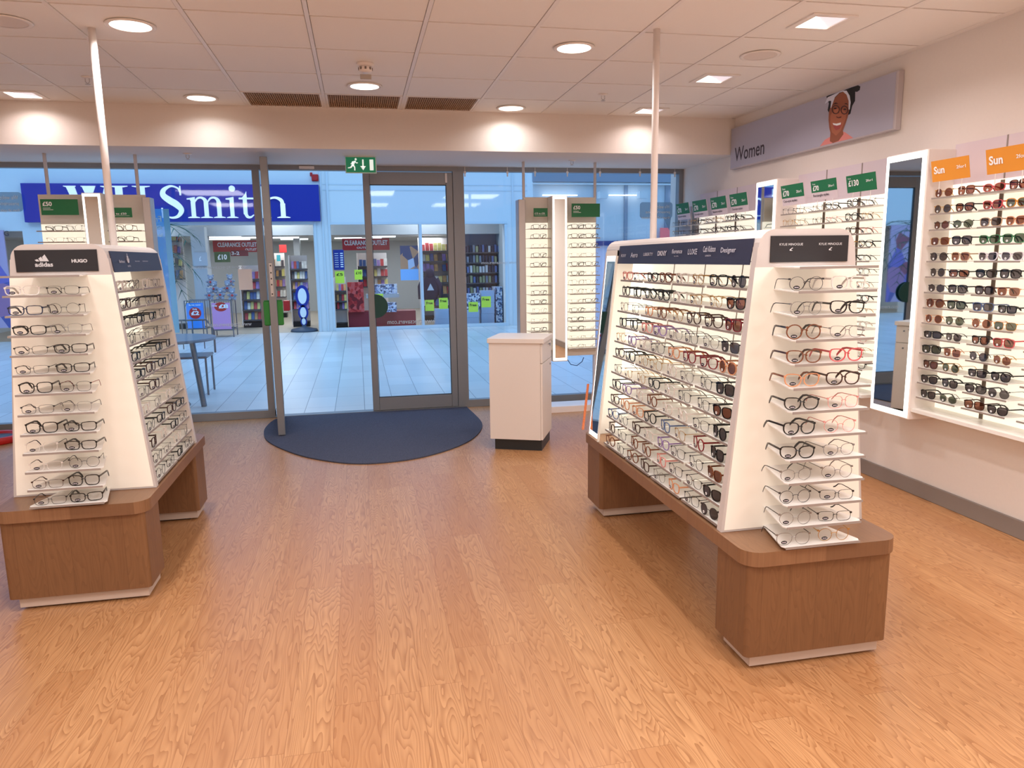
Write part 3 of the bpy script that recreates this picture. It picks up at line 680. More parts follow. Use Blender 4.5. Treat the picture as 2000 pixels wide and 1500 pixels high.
for i, z in enumerate(ZROW):
    for j in (0, 1):
        x = 1.62-.128+j*.162+random.uniform(-.006, .006); rz = R(random.uniform(-9, 3))
        spectacles((x, 2.262+random.uniform(0, .008), z+.0008), rz, E_R[i][j], f"{'aisle' if j == 0 else 'wall'} side of the {shelfword(i, 12)}, end of long unit", 'eyeglasses on the end shelves of the long unit')
        x = -1.29-.077+j*.152+random.uniform(-.006, .006); rz = R(random.uniform(-2, 9))
        spectacles((x, 3.432+random.uniform(0, .008), z+.0008), rz, E_L[i][j], f"{'window' if j == 0 else 'aisle'} side of the {shelfword(i, 12)}, end of short unit", 'eyeglasses on the end shelves of the short unit')
# glasses on the long side of the long unit : slots counted from the mirror
P0 = [('pink', 'square', 1), ('gunmetal', 'round', 0), ('black', 'square', 1), ('black', 'cat-eye', 1), ('silver', 'round', 0), ('gold', 'round', 0), ('clear', 'square', 1), ('tortoiseshell', 'cat-eye', 1), ('peach', 'square', 1), ('lilac', 'cat-eye', 1), ('dark brown', 'square', 1), ('clear', 'round', 1), ('red', 'cat-eye', 1), ('blue', 'square', 1)]
SIDE_R = ["pink gm|black tort|clear gold|black", "black black|black black|clear gold|gold", "silver gm|peach tort|gold dark|dark", "black black|pink lilac|silver gm|silver",
          "gold lilac|clear gm|peach red|red", "dark black|gold gold|clear silver|gm", "gm gold|gold black|clear gm|gm", "black lilac|clear tort|clear clear|gm",
          "dark peach|peach black|blue gold|red", "blue gm|dark clear|lilac gm|gm", "dark gm|tort tort|pink gm|gm", "tort gm|tort dark|silver peach|gm"]
CW = {'pink': ('pink', 'square', 1), 'gm': ('gunmetal', 'square', 0), 'black': ('black', 'square', 1), 'tort': ('tortoiseshell', 'round', 1), 'clear': ('clear', 'square', 1), 'gold': ('gold', 'round', 0),
      'silver': ('silver', 'round', 0), 'peach': ('peach', 'square', 1), 'dark': ('dark brown', 'cat-eye', 1), 'lilac': ('lilac', 'cat-eye', 1), 'red': ('red', 'cat-eye', 1), 'blue': ('blue', 'square', 1)}
SUNC = [('gunmetal', 'round', 0, 'grey'), ('black', 'cat-eye', 1, 'brown'), ('red', 'square', 1, 'brown'), ('gunmetal', 'square', 0, 'grey'), ('peach', 'round', 1, 'brown'), ('black', 'square', 1, 'grey'),
        ('black', 'cat-eye', 1, 'brown'), ('black', 'round', 1, 'grey'), ('black', 'square', 1, 'grey'), ('tortoiseshell', 'cat-eye', 1, 'brown'), ('black', 'cat-eye', 1, 'grey'), ('gunmetal', 'round', 0, 'grey')]
def side_slots(U, cx, yf, side, ncol, far_first, styles, unitword, ref, group):
    ys0, ys1 = U[3]+yf, U[4]+yf; cw = (ys1-ys0)/ncol
    for i, z in enumerate(ZROW):
        seq = styles(i)
        for q in range(ncol*2):
            c = ncol-1-q//2 if far_first else q//2
            y = ys0+cw*c+cw*(.5+(.235 if (q % 2 == 0) == far_first else -.235))
            st = seq[q]
            x = cx+side*(half(z)-.007)
            rz = R(-90 if side < 0 else 90)+R(random.uniform(-7, 7))
            spectacles((x, y, z+.0008), rz, st, f"{ORD[q]} pair from the {ref}, {shelfword(i, 12)}, {unitword}", group)
def stR(i):
    w_ = SIDE_R[i].replace('|', ' ').split(); out = []
    for k in w_:
        c, s, t_ = CW[k]; s = random.choice([s, s, 'square', 'cat-eye', 'round']); out.append((c, s, t_, None))
    return out+[SUNC[i]]
side_slots(RU, 1.62, 2.26, -1, 4, True, stR, 'long unit side', 'mirror', 'glasses on the long side of the long unit')
def stL(i):
    dark = i in (1, 2, 4, 5, 6, 8, 9, 11)
    return [random.choice([('black', 'rectangular', 1, None), ('gunmetal', 'square', 0, None), ('dark brown', 'square', 1, None)] if (dark and random.random() < .8) else [('silver', 'rectangular', 0, None), ('grey', 'square', 0, None), ('gunmetal', 'round', 0, None), ('clear', 'square', 1, None)]) for _ in range(4)]
side_slots(LU, -1.29, 3.43, 1, 2, False, stL, 'short unit side', 'end board', 'glasses on the aisle side of the short unit')

# ------------------------------------------------------------------ white cabinet by the door
ck = R(-24.0); t = thing('drawer_cabinet', 'small white drawer cabinet on a black plinth beside the door mat', 'cabinet', (1.27, 5.83, 0), ck)
hw = .215
box((-.185, -.185, 0), (.20, .20, .092)).build('plinth', DARKK, t)
box((-hw, -hw, .092), (hw-.018, hw, .868)).build('body', WHITEL, t)
box((-hw-.012, -hw-.012, .868), (hw+.012, hw+.012, .905), .003).build('top', WHITEL, t)
for nm, z0, z1 in (('drawer', .712, .864), ('door', .094, .706)):
    o = box((hw-.017, -hw+.002, z0), (hw, hw-.002, z1), .002).build(nm, WHITEL, t)
    MB().lathe([(.008, 0), (.008, .004)], (hw, .14, z1-.045), 14, 'x').build('lock', GREYM, o)
    if nm == 'drawer': MB().tube([(hw, .05, z1-.03), (hw+.014, .055, z1-.028), (hw+.014, .10, z1-.028), (hw, .105, z1-.03)], .003, 6).build('handle', GREYM, o)

# ------------------------------------------------------------------ wall display bays
ZW = [1.83-.0888*i for i in range(14)]
def price_card(cy, wd, z0, z1, mats, big, small=None, sub=None, label='', x=3.215, tilt=3.0, subh=.055, lean=0):
    t = thing('price_sign', label, 'sign', (x, cy, z0), 0, 'price signs on the shelving wall')
    t.rotation_euler = (R(0), R(0), 0)
    h = z1-z0; c = math.cos(R(tilt)); s_ = math.sin(R(tilt)); u = Vector((0, -c, s_*.0)); v = Vector((-.18, 0, 1)).normalized()
    o = Vector((0, wd/2, 0))
    mb = MB(); mb.prism([o, o+u*wd, o+u*wd+v*h, o+v*h], (.003, 0, 0)); mb.build('card', PALEP if sub else mats, t)
    if sub: mb = MB(); o2 = o+v*subh+Vector((-.0012, 0, 0)); mb.prism([o2, o2+u*wd, o2+u*wd+v*(h-subh), o2+v*(h-subh)], (.001, 0, 0)); mb.build('colour_band', mats, t)
    e = Vector((-.0022, 0, 0)); mb = MB(); zz = subh if sub else 0; hh = h-zz
    text(mb, big, o+e+u*wd*.07+v*(zz+hh*(.14 if sub else .36)), u, v, h=hh*(.44 if sub else .36), bold=.03)
    if small == 'From': text(mb, 'From', o+e+u*wd*.07+v*(zz+hh*(.66 if sub else .78)), u, v, h=hh*(.14 if sub else .09)); text(mb, '2for1', o+e+u*wd*.68+v*(zz+hh*(.30 if sub else .5)), u, v, wd=wd*.22, h=hh*(.2 if sub else .13))
    elif small: text(mb, small, o+e+u*wd*.68+v*(hh*.48), u, v, wd=wd*.24, h=hh*.15)
    mb.build('lettering', WHITE, t)
    if sub: text(MB(), 'x', o, u, v, h=.01); mb = MB(); text(mb, sub, o+e+u*wd*.06+v*(subh*.35), u, v, wd=wd*.62, h=subh*.42); mb.build('small_print', mat('dark_print', (70, 60, 72), .6), t)
    mb = MB(); mb.tube([(0, wd*.3, 0), (.0, wd*.3, -.06)], .002, 5); mb.tube([(0, -wd*.3, 0), (0, -wd*.3, -.06)], .002, 5); mb.build('clip', SHELF, t)
def bay(label, cols, back=True, z_bot=.60, see=None):
    """cols: list of (y0,y1); one wall bay with its shelves"""
    t = thing('wall_display', label, 'shelving', (0, 0, 0), 0, 'lit wall shelving bays')
    ya = min(c[0] for c in cols)-.02; yb = max(c[1] for c in cols)+.02
    box((XW-.035, ya, z_bot), (XW-.001, yb, 1.905)).build('light_panel', LIT, t)
    box((XW-.030, ya, 1.905), (XW-.001, yb, 2.13)).build('upper_panel', PALEP, t)
    box((3.22, ya, z_bot-.02), (XW-.002, yb, z_bot)).build('base_shelf', SHELF, t)
    for (a, b) in cols:
        for z in ZW:
            o = MB(); o.box((3.235, a+.008, z-.004), (XW-.036, b-.008, z)); o.cur = 1; o.box((3.232, a+.008, z-.008), (3.235, b-.008, z+.001)); o.build('shelf', [SHELF, SHEDGE], t)
    mb = MB()
    for (a, b) in cols[1:]: mb.box((XW-.040, a-.036, z_bot), (XW-.035, a-.012, 1.90))
    mb.build('upright_post', mat('bronze_upright', (120, 104, 88), .5), t)
    mb = MB()
    for (a, b) in cols[1:]: mb.box((XW-.033, a-.028, 1.905), (XW-.0299, a-.02, 2.13))
    if len(cols) > 1: mb.build('upper_seam', SHEDGE, t)
    return t
SUN_C = [(2.78, 3.07), (3.125, 3.425), (3.455, 3.765)]
MID_C = [(4.245, 4.565), (4.615, 4.955), (5.005, 5.32)]
FAR_C = [(5.70, 5.93), (5.95, 6.27), (6.32, 6.64), (6.70, 7.02)]
bay('lit cream wall shelving filled with sunglasses beside the tall mirror', SUN_C)
bay('lit cream wall shelving between the two lit wall mirrors', MID_C)
bay('lit cream wall shelving from the far wall mirror to the window', FAR_C)
t = thing('wall_display', 'slim stack of clear shelves in front of the window frame', 'shelving', (0, 0, 0), 0, 'lit wall shelving bays')
box((3.33, 7.12, .6), (3.345, 7.40, 2.02)).build('back_panel', mat('smoked_panel', (178, 176, 186), .4), t)
for z in ZW[:6]: box((3.235, 7.09, z-.004), (3.33, 7.41, z)).build('shelf', SHELF, t)
box((3.335, 7.22, 0), (3.36, 7.28, .6)).build('leg', WHITEP, t)
def wall_mirror(ya, yb, label):
    t = thing('wall_mirror', label, 'mirror', (0, 0, 0), 0, 'lit wall mirrors')
    box((3.205, ya, .53), (XW-.002, yb, 2.105), .006).build('housing', WHITEP, t)
    f = box((3.2005, ya+.008, .54), (3.205, yb-.008, 2.098)).build('lit_border', LITF, t)
    box((3.1985, ya+.036, .575), (3.2004, yb-.036, 2.062)).build('mirror_glass', MIRROR, f)
wall_mirror(3.775, 4.115, 'tall wall mirror with glowing border between sunglasses and green price cards')
wall_mirror(5.335, 5.64, 'tall wall mirror with glowing border, half hidden behind the long unit')
# filler strips beside mirrors
def rz_wall(): return R(-90)+R(random.uniform(-8, 8))
SH = {'s': 'square', 'r': 'round', 'c': 'cat-eye', 'p': 'pilot', 'o': 'oval', 'h': 'hexagonal', 't': 'rectangular'}
def ss(code):
    c, s, th, l = code.split('.'); return ({'b': 'black', 'g': 'gunmetal', 'go': 'gold', 't': 'tortoiseshell', 'd': 'dark brown', 'r': 'coral', 'gr': 'green', 'be': 'beige', 'w': 'white', 'am': 'amber', 'bl': 'blue', 'pe': 'peach', 'si': 'silver'}[c], SH[s], int(th), {'g': 'grey', 'b': 'brown', 'n': 'green'}[l])
S1 = "go.r.0.b t.s.1.b|go.r.0.g b.c.1.b|g.h.0.b g.h.0.n|go.s.0.b b.s.1.g|g.r.0.g be.s.1.b|g.r.0.g b.t.1.b|g.h.0.g b.s.1.g|t.r.1.b b.s.1.n|pe.r.0.b g.r.0.n|b.t.1.g g.c.0.g|b.s.1.n pe.s.0.b|d.c.1.b go.r.0.n|b.c.1.g b.c.1.g|b.c.1.g si.h.0.n".split('|')
S1.append("am.c.1.n g.t.0.g")
S2 = "r.o.1.b d.s.1.b|r.c.1.b am.c.1.n|be.s.1.g pe.c.1.b|gr.c.1.n gr.s.1.n|w.c.1.g w.c.1.g|b.c.1.g b.s.1.g|d.s.1.g pe.s.0.b|bl.s.1.g b.t.1.g|pe.r.0.b am.s.0.n|b.c.1.b r.s.1.b|g.r.0.g go.h.0.b|b.t.1.g b.c.1.g|b.c.1.g g.r.0.g|d.s.1.b b.c.1.g".split('|')
for i, z in enumerate(ZW):
    for j, cc in enumerate(S1[i].split()):
        y = 3.455+.31*(.76 if j == 0 else .26)
        spectacles((3.25, y, z+.0008), rz_wall(), ss(cc), f"{ORD[j]} pair from tall mirror, {shelfword(i, 14)}", 'sunglasses on the wall shelving')
    for j, cc in enumerate(S2[i].split()):
        y = 3.125+.30*(.76 if j == 0 else .26)
        spectacles((3.25, y, z+.0008), rz_wall(), ss(cc), f"{ORD[j+2]} pair from tall mirror, {shelfword(i, 14)}", 'sunglasses on the wall shelving')
WF = [('clear', 'square', 1, None), ('silver', 'round', 0, None), ('gunmetal', 'cat-eye', 0, None), ('gold', 'round', 0, None), ('black', 'cat-eye', 1, None), ('gunmetal', 'square', 0, None), ('dark brown', 'square', 1, None), ('pink', 'cat-eye', 0, None)]
for c, (a, b) in enumerate(MID_C):
    for i, z in enumerate(ZW[:13]):
        if c > 0 and i > 3: continue
        for j in (0, 1):
            st = random.choice(WF) if not (c == 0 and i < 2 and j) else WF[4]
            if c == 0 and i < 2 and j: st = ('black', 'round', 1, None)
            spectacles((3.25, a+(b-a)*(.26+.5*j), z+.0008), rz_wall(), st, f"{ORD[c*2+j]} pair past tall mirror, {shelfword(i, 14)} of wall", 'eyeglasses on the middle wall shelving', far=(c > 0))
for c, (a, b) in enumerate(FAR_C[1:]+[(7.09, 7.41)]):
    for i, z in enumerate(ZW[:4]):
        for j in (0, 1):
            spectacles((3.25, a+(b-a)*(.26+.5*j), z+.0008), rz_wall(), random.choice(WF), f"{ORD[c*2+j]} pair past half-hidden mirror, {shelfword(i, 14)} near window", 'eyeglasses on the far wall shelving', far=True)
# price signs
price_card(3.605, .265, 1.915, 2.03, ORANGE, 'Sun', '2for1', None, 'orange Sun price card next to the tall mirror')
price_card(3.23, .265, 1.915, 2.04, ORANGE, 'Sun', '2for1', None, 'orange Sun price card at the frame edge, second from the mirror')
price_card(4.345, .286, 1.92, 2.03, GREEN, '£130', 'From', None, 'large green 130 pound price card beside the tall mirror')
price_card(4.73, .29, 1.90, 2.035, GREEN, '£70', 'From', 'Rectangle styles', 'green 70 pound card reading Rectangle styles, beside the 130 pound card')
price_card(5.11, .29, 1.89, 2.04, GREEN, '£70', 'From', 'Cat-eye styles', 'green 70 pound Cat-eye styles card beside the half-hidden mirror')
for i, (y, sb, l) in enumerate(((5.91, 'Cat-eye styles', 'green 70 pound Cat-eye styles card, first past the half-hidden mirror'), (6.27, 'Square styles', 'green 70 pound card reading Square styles on the far shelving'), (6.645, 'Rectangle styles', 'green 70 pound Rectangle styles card on the far shelving'), (7.02, 'Round styles', 'green 70 pound card nearest the shop window'))):
    price_card(y, .29, 1.885, 2.045, GREEN, '£70', 'From', sb, l)
# wall picture
t = thing('wall_sign', 'long grey Women wall sign with a smiling portrait, below the ceiling', 'sign', (0, 0, 0))
box((3.375, 4.28, 2.295), (XW-.001, 6.42, 2.655), .004).build('sign_box', mat('sign_edge_grey', (190, 180, 182), .5), t)
box((3.3735, 4.30, 2.305), (3.3755, 6.41, 2.648)).build('sign_face', mat('grey_lilac_print', (176, 174, 190), .6, noise=.03, nscale=3), t)
mb = MB(); text(mb, 'Women', (3.3725, 6.335, 2.355), (0, -1, 0), (0, 0, 1), wd=.50, h=.12, bold=.01); mb.build('lettering', mat('dark_violet_print', (58, 50, 62), .6), t)
LAY = [0]
def art(pts, name, m):
    LAY[0] += 1; mb = MB(); x = 3.3733-LAY[0]*.0004
    P = [at(1590+a/10, 150+b/10, 0, 3.373) for a, b in pts]
    mb.prism([(x, p.y, min(2.647, max(2.306, p.z))) for p in P], (.0003, 0, 0)); return mb.build(name, m, t)
SKIN = mat('portrait_skin', (150, 84, 56), .6); SK2 = mat('portrait_skin_light', (178, 104, 72), .6); HAIR = mat('portrait_hair', (20, 16, 18), .7)
art([(110, 1370), (210, 1230), (300, 1180), (560, 1070), (600, 1080), (760, 1190), (740, 1205), (450, 1280), (150, 1365)], 'collar', mat('portrait_pink', (226, 140, 132), .6))
art([(240, 385), (290, 360), (520, 290), (720, 200), (860, 165), (905, 190), (890, 260), (840, 295), (805, 290), (800, 470), (745, 570), (710, 720), (680, 740), (290, 700), (265, 650), (290, 520)], 'hair', HAIR)
art([(320, 1080), (560, 1040), (575, 1120), (480, 1250), (370, 1300), (310, 1260)], 'neck', SKIN)
art([(340, 540), (400, 420), (500, 320), (580, 290), (650, 350), (690, 470), (690, 640), (660, 780), (620, 900), (560, 1060), (480, 1150), (400, 1185), (330, 1130), (300, 1000), (285, 850), (290, 700)], 'face', SKIN)
art([(390, 640), (500, 610), (640, 700), (620, 820), (520, 1060), (430, 1150), (350, 1080), (320, 900), (320, 760)], 'face_light', SK2)
art([(215, 530), (270, 400), (420, 330), (560, 270), (640, 270), (700, 370), (720, 500), (700, 640), (680, 640), (680, 470), (640, 350), (570, 290), (500, 310), (410, 400), (340, 600), (325, 610), (340, 470), (300, 470)], 'headband', mat('portrait_white', (216, 218, 230), .6))
art([(365, 900), (440, 915), (535, 890), (545, 940), (500, 1020), (440, 1045), (400, 1010), (375, 950)], 'mouth', mat('portrait_lip', (170, 74, 70), .6))
art([(368, 903), (440, 915), (532, 893), (525, 935), (450, 955), (385, 940)], 'teeth', WHITE)
art([(440, 770), (480, 790), (545, 770), (535, 800), (490, 810), (450, 798)], 'nose', mat('portrait_shadow', (96, 46, 34), .6))
def ringp(cx, cy, rx, ry, w_):
    n = 18; o_ = [(cx+rx*math.cos(2*math.pi*i/n), cy+ry*math.sin(2*math.pi*i/n)) for i in range(n)]
    for i in range(n):
        a, b = o_[i], o_[(i+1) % n]; sc = 1-w_/rx
        f = lambda p: (cx+(p[0]-cx)*sc, cy+(p[1]-cy)*sc)
        yield [a, b, f(b), f(a)]
mb = MB()
for cx, cy, rx, ry in ((430, 640, 78, 88), (600, 650, 72, 86)):
    for q in ringp(cx, cy, rx, ry, 14):
        P = [at(1590+a/10, 150+b/10, 0, 3.373) for a, b in q]; mb.prism([(3.3690, p.y, p.z) for p in P], (.0003, 0, 0))
mb.build('drawn_glasses', mat('portrait_specs', (60, 24, 22), .5), t)
for cx, cy in ((420, 620), (610, 635)): art([(cx-34, cy), (cx, cy-16), (cx+36, cy), (cx, cy+14)], 'eye', HAIR)
for q in ([(370, 545), (430, 505), (490, 525), (430, 525)], [(600, 530), (640, 515), (675, 550), (640, 535)]): art(q, 'eyebrow', HAIR)

# ------------------------------------------------------------------ displays in the windows
def window_display(x0, xm0, xm1, x1, y, label, where, rows, lsingle, poles, lbay, rbay, flip=False):
    t = thing('window_display', label, 'shelving', (0, 0, 0), 0, 'window displays')
    for a, b in ((x0*(1.025 if flip else 1), xm0), (xm1, x1)):
        bw = MB().box((a, y+.17, .635), (b, y+.185, 1.86)); bw.build('light_panel', LIT, t)
        box((a, y+.165, 1.86), (b, y+.185, 2.10), .004).build('upper_panel', CREAM, t)
        box((a, y+.12, .565), (b, y+.19, .635), .004).build('base_box', CREAM, t)
        for i in range(rows):
            z = 1.80-.0885*i
            o = MB(); o.box((a+.02, y, z-.004), (b-.005, y+.17, z)); o.cur = 1; o.box((a+.025, y-.002, z-.008), (b-.01, y, z+.001)); o.build('shelf', [SHELF, SHEDGE], t)
    box((xm0, y+.0, .53), (xm1, y+.19, 2.10), .004).build('mirror_housing', CREAM, t)
    f = box((xm0+.006, y-.003, .54), (xm1-.006, y, 2.093)).build('lit_border', LITF, t)
    box((xm0+.023, y-.005, .565), (xm1-.023, y-.003, 2.07)).build('mirror_glass', MIRROR, f)
    box((x0-.07 if not flip else x1, y+.05, .10), (x0-.005 if not flip else x1+.06, y+.19, 2.07), .004).build('side_frame', ALU2, t)
    for (px, py_) in poles: MB().tube([(px, y+.2, .05), (px, y+.2, 1.5), (px, y+.2, ZS)], .014, 14).build('pole', WHITEP, t, True)
    box((x0-.03, y+.10, 0), (x1+.06, y+.36, .06)).build('floor_base', WHITEP, t)
    box((x1-.01, y+.16, .04), (x1+.03, y+.22, .60)).build('post', WHITEP, t)
    for (a, b, xx, zz, big) in (lbay, rbay):
        e = box((a, y+.01, zz), (b, y+.014, zz+(.125 if big else .078))).build('price_card', GREEN, t)
        mb = MB(); h = .125 if big else .078
        if big:
            text(mb, '£50', (a+.015, y+.008, zz+h*.56), (1, 0, 0), (0, 0, 1), h=h*.28, bold=.03)
            for k in range(2): mb.box((a+.015, y+.0075, zz+h*(.42-.10*k)), (a+.07+.02*k, y+.0085, zz+h*(.45-.10*k)))
        else: text(mb, '£15 to £50', (a+.01, y+.008, zz+h*.28), (1, 0, 0), (0, 0, 1), wd=(b-a)*.72, h=h*.2); mb.box((a+.01, y+.0075, zz+h*.16), (b-.02, y+.0085, zz+h*.18))
        mb.build('lettering', WHITE, e)
    return t
WD = [('black', 'rectangular', 1, None), ('black', 'square', 1, None), ('gunmetal', 'round', 0, None), ('silver', 'rectangular', 0, None), ('dark brown', 'square', 1, None), ('gunmetal', 'rectangular', 0, None), ('silver', 'oval', 0, None)]
YD = 6.88
window_display(1.575, 1.815, 1.965, 2.30, YD, 'white window display with central lit mirror beside the white cabinet', '', 14, True, [(at(1022, 320, 1, YD+.2).x, 0), (at(1162, 320, 1, YD+.2).x, 0)], (1.64, 1.775, 0, 1.91, False), (2.01, 2.29, 0, 1.905, True))
RW = ["b b b", "b b b", "s b b", "b s s", "b b b", "s b s", "s g g", "b g g", "b s b", "g b s", "s b s", "b b s", "s s s", "b s s"]
WM = {'b': WD[0], 's': WD[3], 'g': WD[2]}
for i in range(14):
    z = 1.80-.0885*i+.0008; cs = RW[i].split()
    for j, x in enumerate((1.70, 2.075, 2.215)):
        spectacles((x, YD+.02, z), R(random.uniform(-6, 6)), WM[cs[j]], f"{['single pair', 'pair next to mirror', 'pair at outer edge'][j]}, {shelfword(i, 14)}, window display by cabinet", 'eyeglasses on the window display by the cabinet', far=True)
YD2 = 6.72
window_display(-2.485, -2.165, -2.02, -1.725, YD2, 'white window display with lit mirror behind the short unit', '', 14, False, [(at(86, 300, 1, YD2+.2).x, 0), (at(263, 300, 1, YD2+.2).x, 0)], (-2.475, -2.20, 0, 1.925, True), (-1.985, -1.80, 0, 1.905, False), flip=True)
for i in range(3):
    z = 1.80-.0885*i+.0008
    for j, x in enumerate((-2.40, -2.25, -1.87)):
        spectacles((x, YD2+.02, z), R(random.uniform(-6, 6)), WD[(i*3+j*2) % 7], f"{['outermost pair', 'pair next to mirror', 'single pair'][j]}, {shelfword(i, 14)}, window display behind short unit", 'eyeglasses on the window display behind the short unit', far=True)
# cable below the window display
mb = MB(); P = [at(1108, 702, 1, YD+.2), at(1115, 712, 1, YD+.2), at(1127, 714, 1, YD+.2), at(1137, 706, 1, YD+.2), at(1140, 698, 1, YD+.2)]
mb.tube(P, .004, 6); tag(mb.build('cable', mat('blue_cable', (40, 60, 110), .5)), 'dark looped cable hanging under the window display', 'cable')

# ------------------------------------------------------------------ things stuck on and hung in the shop windows
def vinyl(body, px, py, px2, h, label, y=YF-.005, parent=None, m=DECAL):
    a = at(px, py, 1, y); b = at(px2, py, 1, y); mb = MB()
    text(mb, body, (b.x, y, a.z), (-1, 0, 0), (0, 0, 1), wd=abs(b.x-a.x), h=h, bold=.01)
    o = mb.build('window_lettering', m); tag(o, label, 'lettering'); return o
vinyl('www.specsavers.co.uk', 405, 641, 492, .05, 'mirrored white web address low on the window beside the open door')
vinyl('www.specsavers.co.uk', 372, 527, 478, .035, 'mirrored white web address at eye height, window beside the open door')
vinyl('www.specsavers.com', 757, 636, 851, .045, 'mirrored white web address low on the closed door glass', YF-.035)
vinyl('www.specsavers.com', 940, 518, 1012, .03, 'mirrored pale web address on the window beside the closed door')
def bubble(x0, x1, z0, z1, label, tail):
    t = thing('window_poster', label, 'poster', (0, 0, 0)); y = YF-.02
    pts = [(x, y, z) for x, z in rr(x0, x1, z0, z1, .03)]
    m = film('grey_green_vinyl', (150, 172, 186), .55)
    MB().prism(pts, (0, .003, 0)).build('speech_bubble', m, t)
    if tail: MB().prism([(x1-.10, y, z0+.005), (x1-.015, y, z0+.005), (x1-.03, y, z0-.13)], (0, .003, 0)).build('bubble_tail', m, t)
    mb = MB()
    for i, b in enumerate(('We welcome', 'prescriptions', 'from all opticians')):
        text(mb, b, (x1-.03, y-.001, z1-.065-.058*i), (-1, 0, 0), (0, 0, 1), h=.036, wd=min(x1-x0-.05, .021*len(b)))
    mb.build('lettering', mat('pale_print', (214, 230, 236), .6), t)
a, b = at(1250, 395, 1, YF-.02), at(1313, 426, 1, YF-.02)
bubble(a.x, b.x, b.z, a.z, 'grey speech-bubble window sticker with mirrored text, seen past the long unit', True)
a, b = at(-20, 375, 1, YF-.02), at(46, 413, 1, YF-.02)
bubble(a.x, b.x, b.z, a.z, 'grey speech-bubble window sticker beside the window display, behind the short unit', False)
# white sheet on glass
a, b = at(464, 526, 1, YF-.02), at(494, 566, 1, YF-.02)
tag(box((a.x, YF-.008, b.z), (b.x, YF-.006, a.z)).build('paper_notice', mat('plain_paper', (236, 232, 232), .8)), 'blank white paper notice taped to the window beside the open door', 'notice')
# hanging clips
CL = [(908, 338), (991, 338), (1045, 338), (1108, 338), (1172, 338), (1250, 338), (1318, 339)]
for i, (px, py) in enumerate(CL):
    p = at(px, py, 1, YF-.03); t = thing('hanging_clip', 'small white clip hanging from the top of the shop window', 'clip', (p.x, YF-.03, p.z), 0, 'white clips along the window head')
    MB().tube([(0, 0, .06), (0, 0, .015)], .0025, 6).build('hook', WHITEP, t); MB().lathe([(.012, 0), (.014, .006), (.012, .012)], (0, -.006, .006), 12, 'y').build('disc', WHITEP, t); box((-.006, -.003, -.035), (.006, .003, -.004)).build('tail', WHITEP, t)
# blue translucent poster by the palm and the poster beside it
a, b = at(286, 408, 1, YF+.08), at(351, 650, 1, YF+.08)
t = thing('window_poster', 'tall pale blue window poster with mirrored words, beside the palm', 'poster', (0, 0, 0))
box((a.x, YF+.08, b.z), (b.x, YF+.083, a.z)).build('sheet', film('blue_film', (110, 190, 245), .45), t)
box((b.x-.05, YF+.078, b.z), (b.x, YF+.086, a.z)).build('border', mat('cyan_edge', (120, 200, 250), .5), t)
mb = MB()
for i, (s_, h) in enumerate((('Free', .055), ('contact', .035), ('lens trial', .035))): text(mb, s_, (b.x-.07, YF+.075, a.z-.12-.07*i), (-1, 0, 0), (0, 0, 1), h=h, bold=.02)
text(mb, 'great', (b.x-.07, YF+.075, b.z+.22), (-1, 0, 0), (0, 0, 1), h=.05, bold=.02)
mb.build('lettering', mat('cyan_print', (190, 232, 250), .6), t)

# ------------------------------------------------------------------ the mall
XA, XB, YM = -9.5, 9.5, 16.8
struct('ground_mall', box((XA, YF-.04, -.06), (XB, YM, -.002)), MFLOOR, 'pale tiled mall walkway outside the shop')
def A(px, py, y=YM): return at(px, py, 1, y)
def facade():
    mb = MB(); y0, y1 = YM, YM+.25
    zt = 5.2; zo = A(700, 438).z
    op = [(A(-60, 440).x, A(42, 440).x, zo-.1), (A(92, 440).x, A(611, 440).x+.0, zo), (A(645, 440).x, A(818, 440).x, zo), (A(823, 440).x, A(985, 440).x, zo)]
    x = XA; op2 = sorted(op)
    for a, b, z in op2:
        mb.box((x, y0, 0), (a, y1, zt)); mb.box((a, y0, z), (b, y1, zt)); x = b
    mb.box((x, y0, 0), (XB, y1, zt))
    o = struct('wall_facade', mb, FAC, 'pale mall facade around the bookshop opening')
    tr = MB()
    for px in (672, 683, 905-250): pass
    for (pa, pb, za, zb) in ((641, 645, 648, 330), (613, 617, 648, 433), (629, 632, 648, 330), (985, 990, 640, 438), (818, 823, 648, 438), (88, 92, 655, 438), (1000, 1003, 640, 330)):
        a, b = A(pa, 440), A(pb, 440); tr.box((a.x, y0-.03, 0), (b.x, y0, A(pa, zb).z))
    z = A(700, 434).z; tr.box((A(645, 440).x, y0-.03, z-.05), (A(990, 440).x, y0, z))
    for py in (360, 371): z = A(700, py).z; tr.box((A(632, 400).x, y0-.012, z-.012), (XB, y0, z+.012))
    tr.box((A(645, 440).x, y0-.06, 0), (A(990, 440).x, y0, .07))
    tr.build('facade_trim', mat('pale_trim', (214, 220, 224), .5), o)
facade()
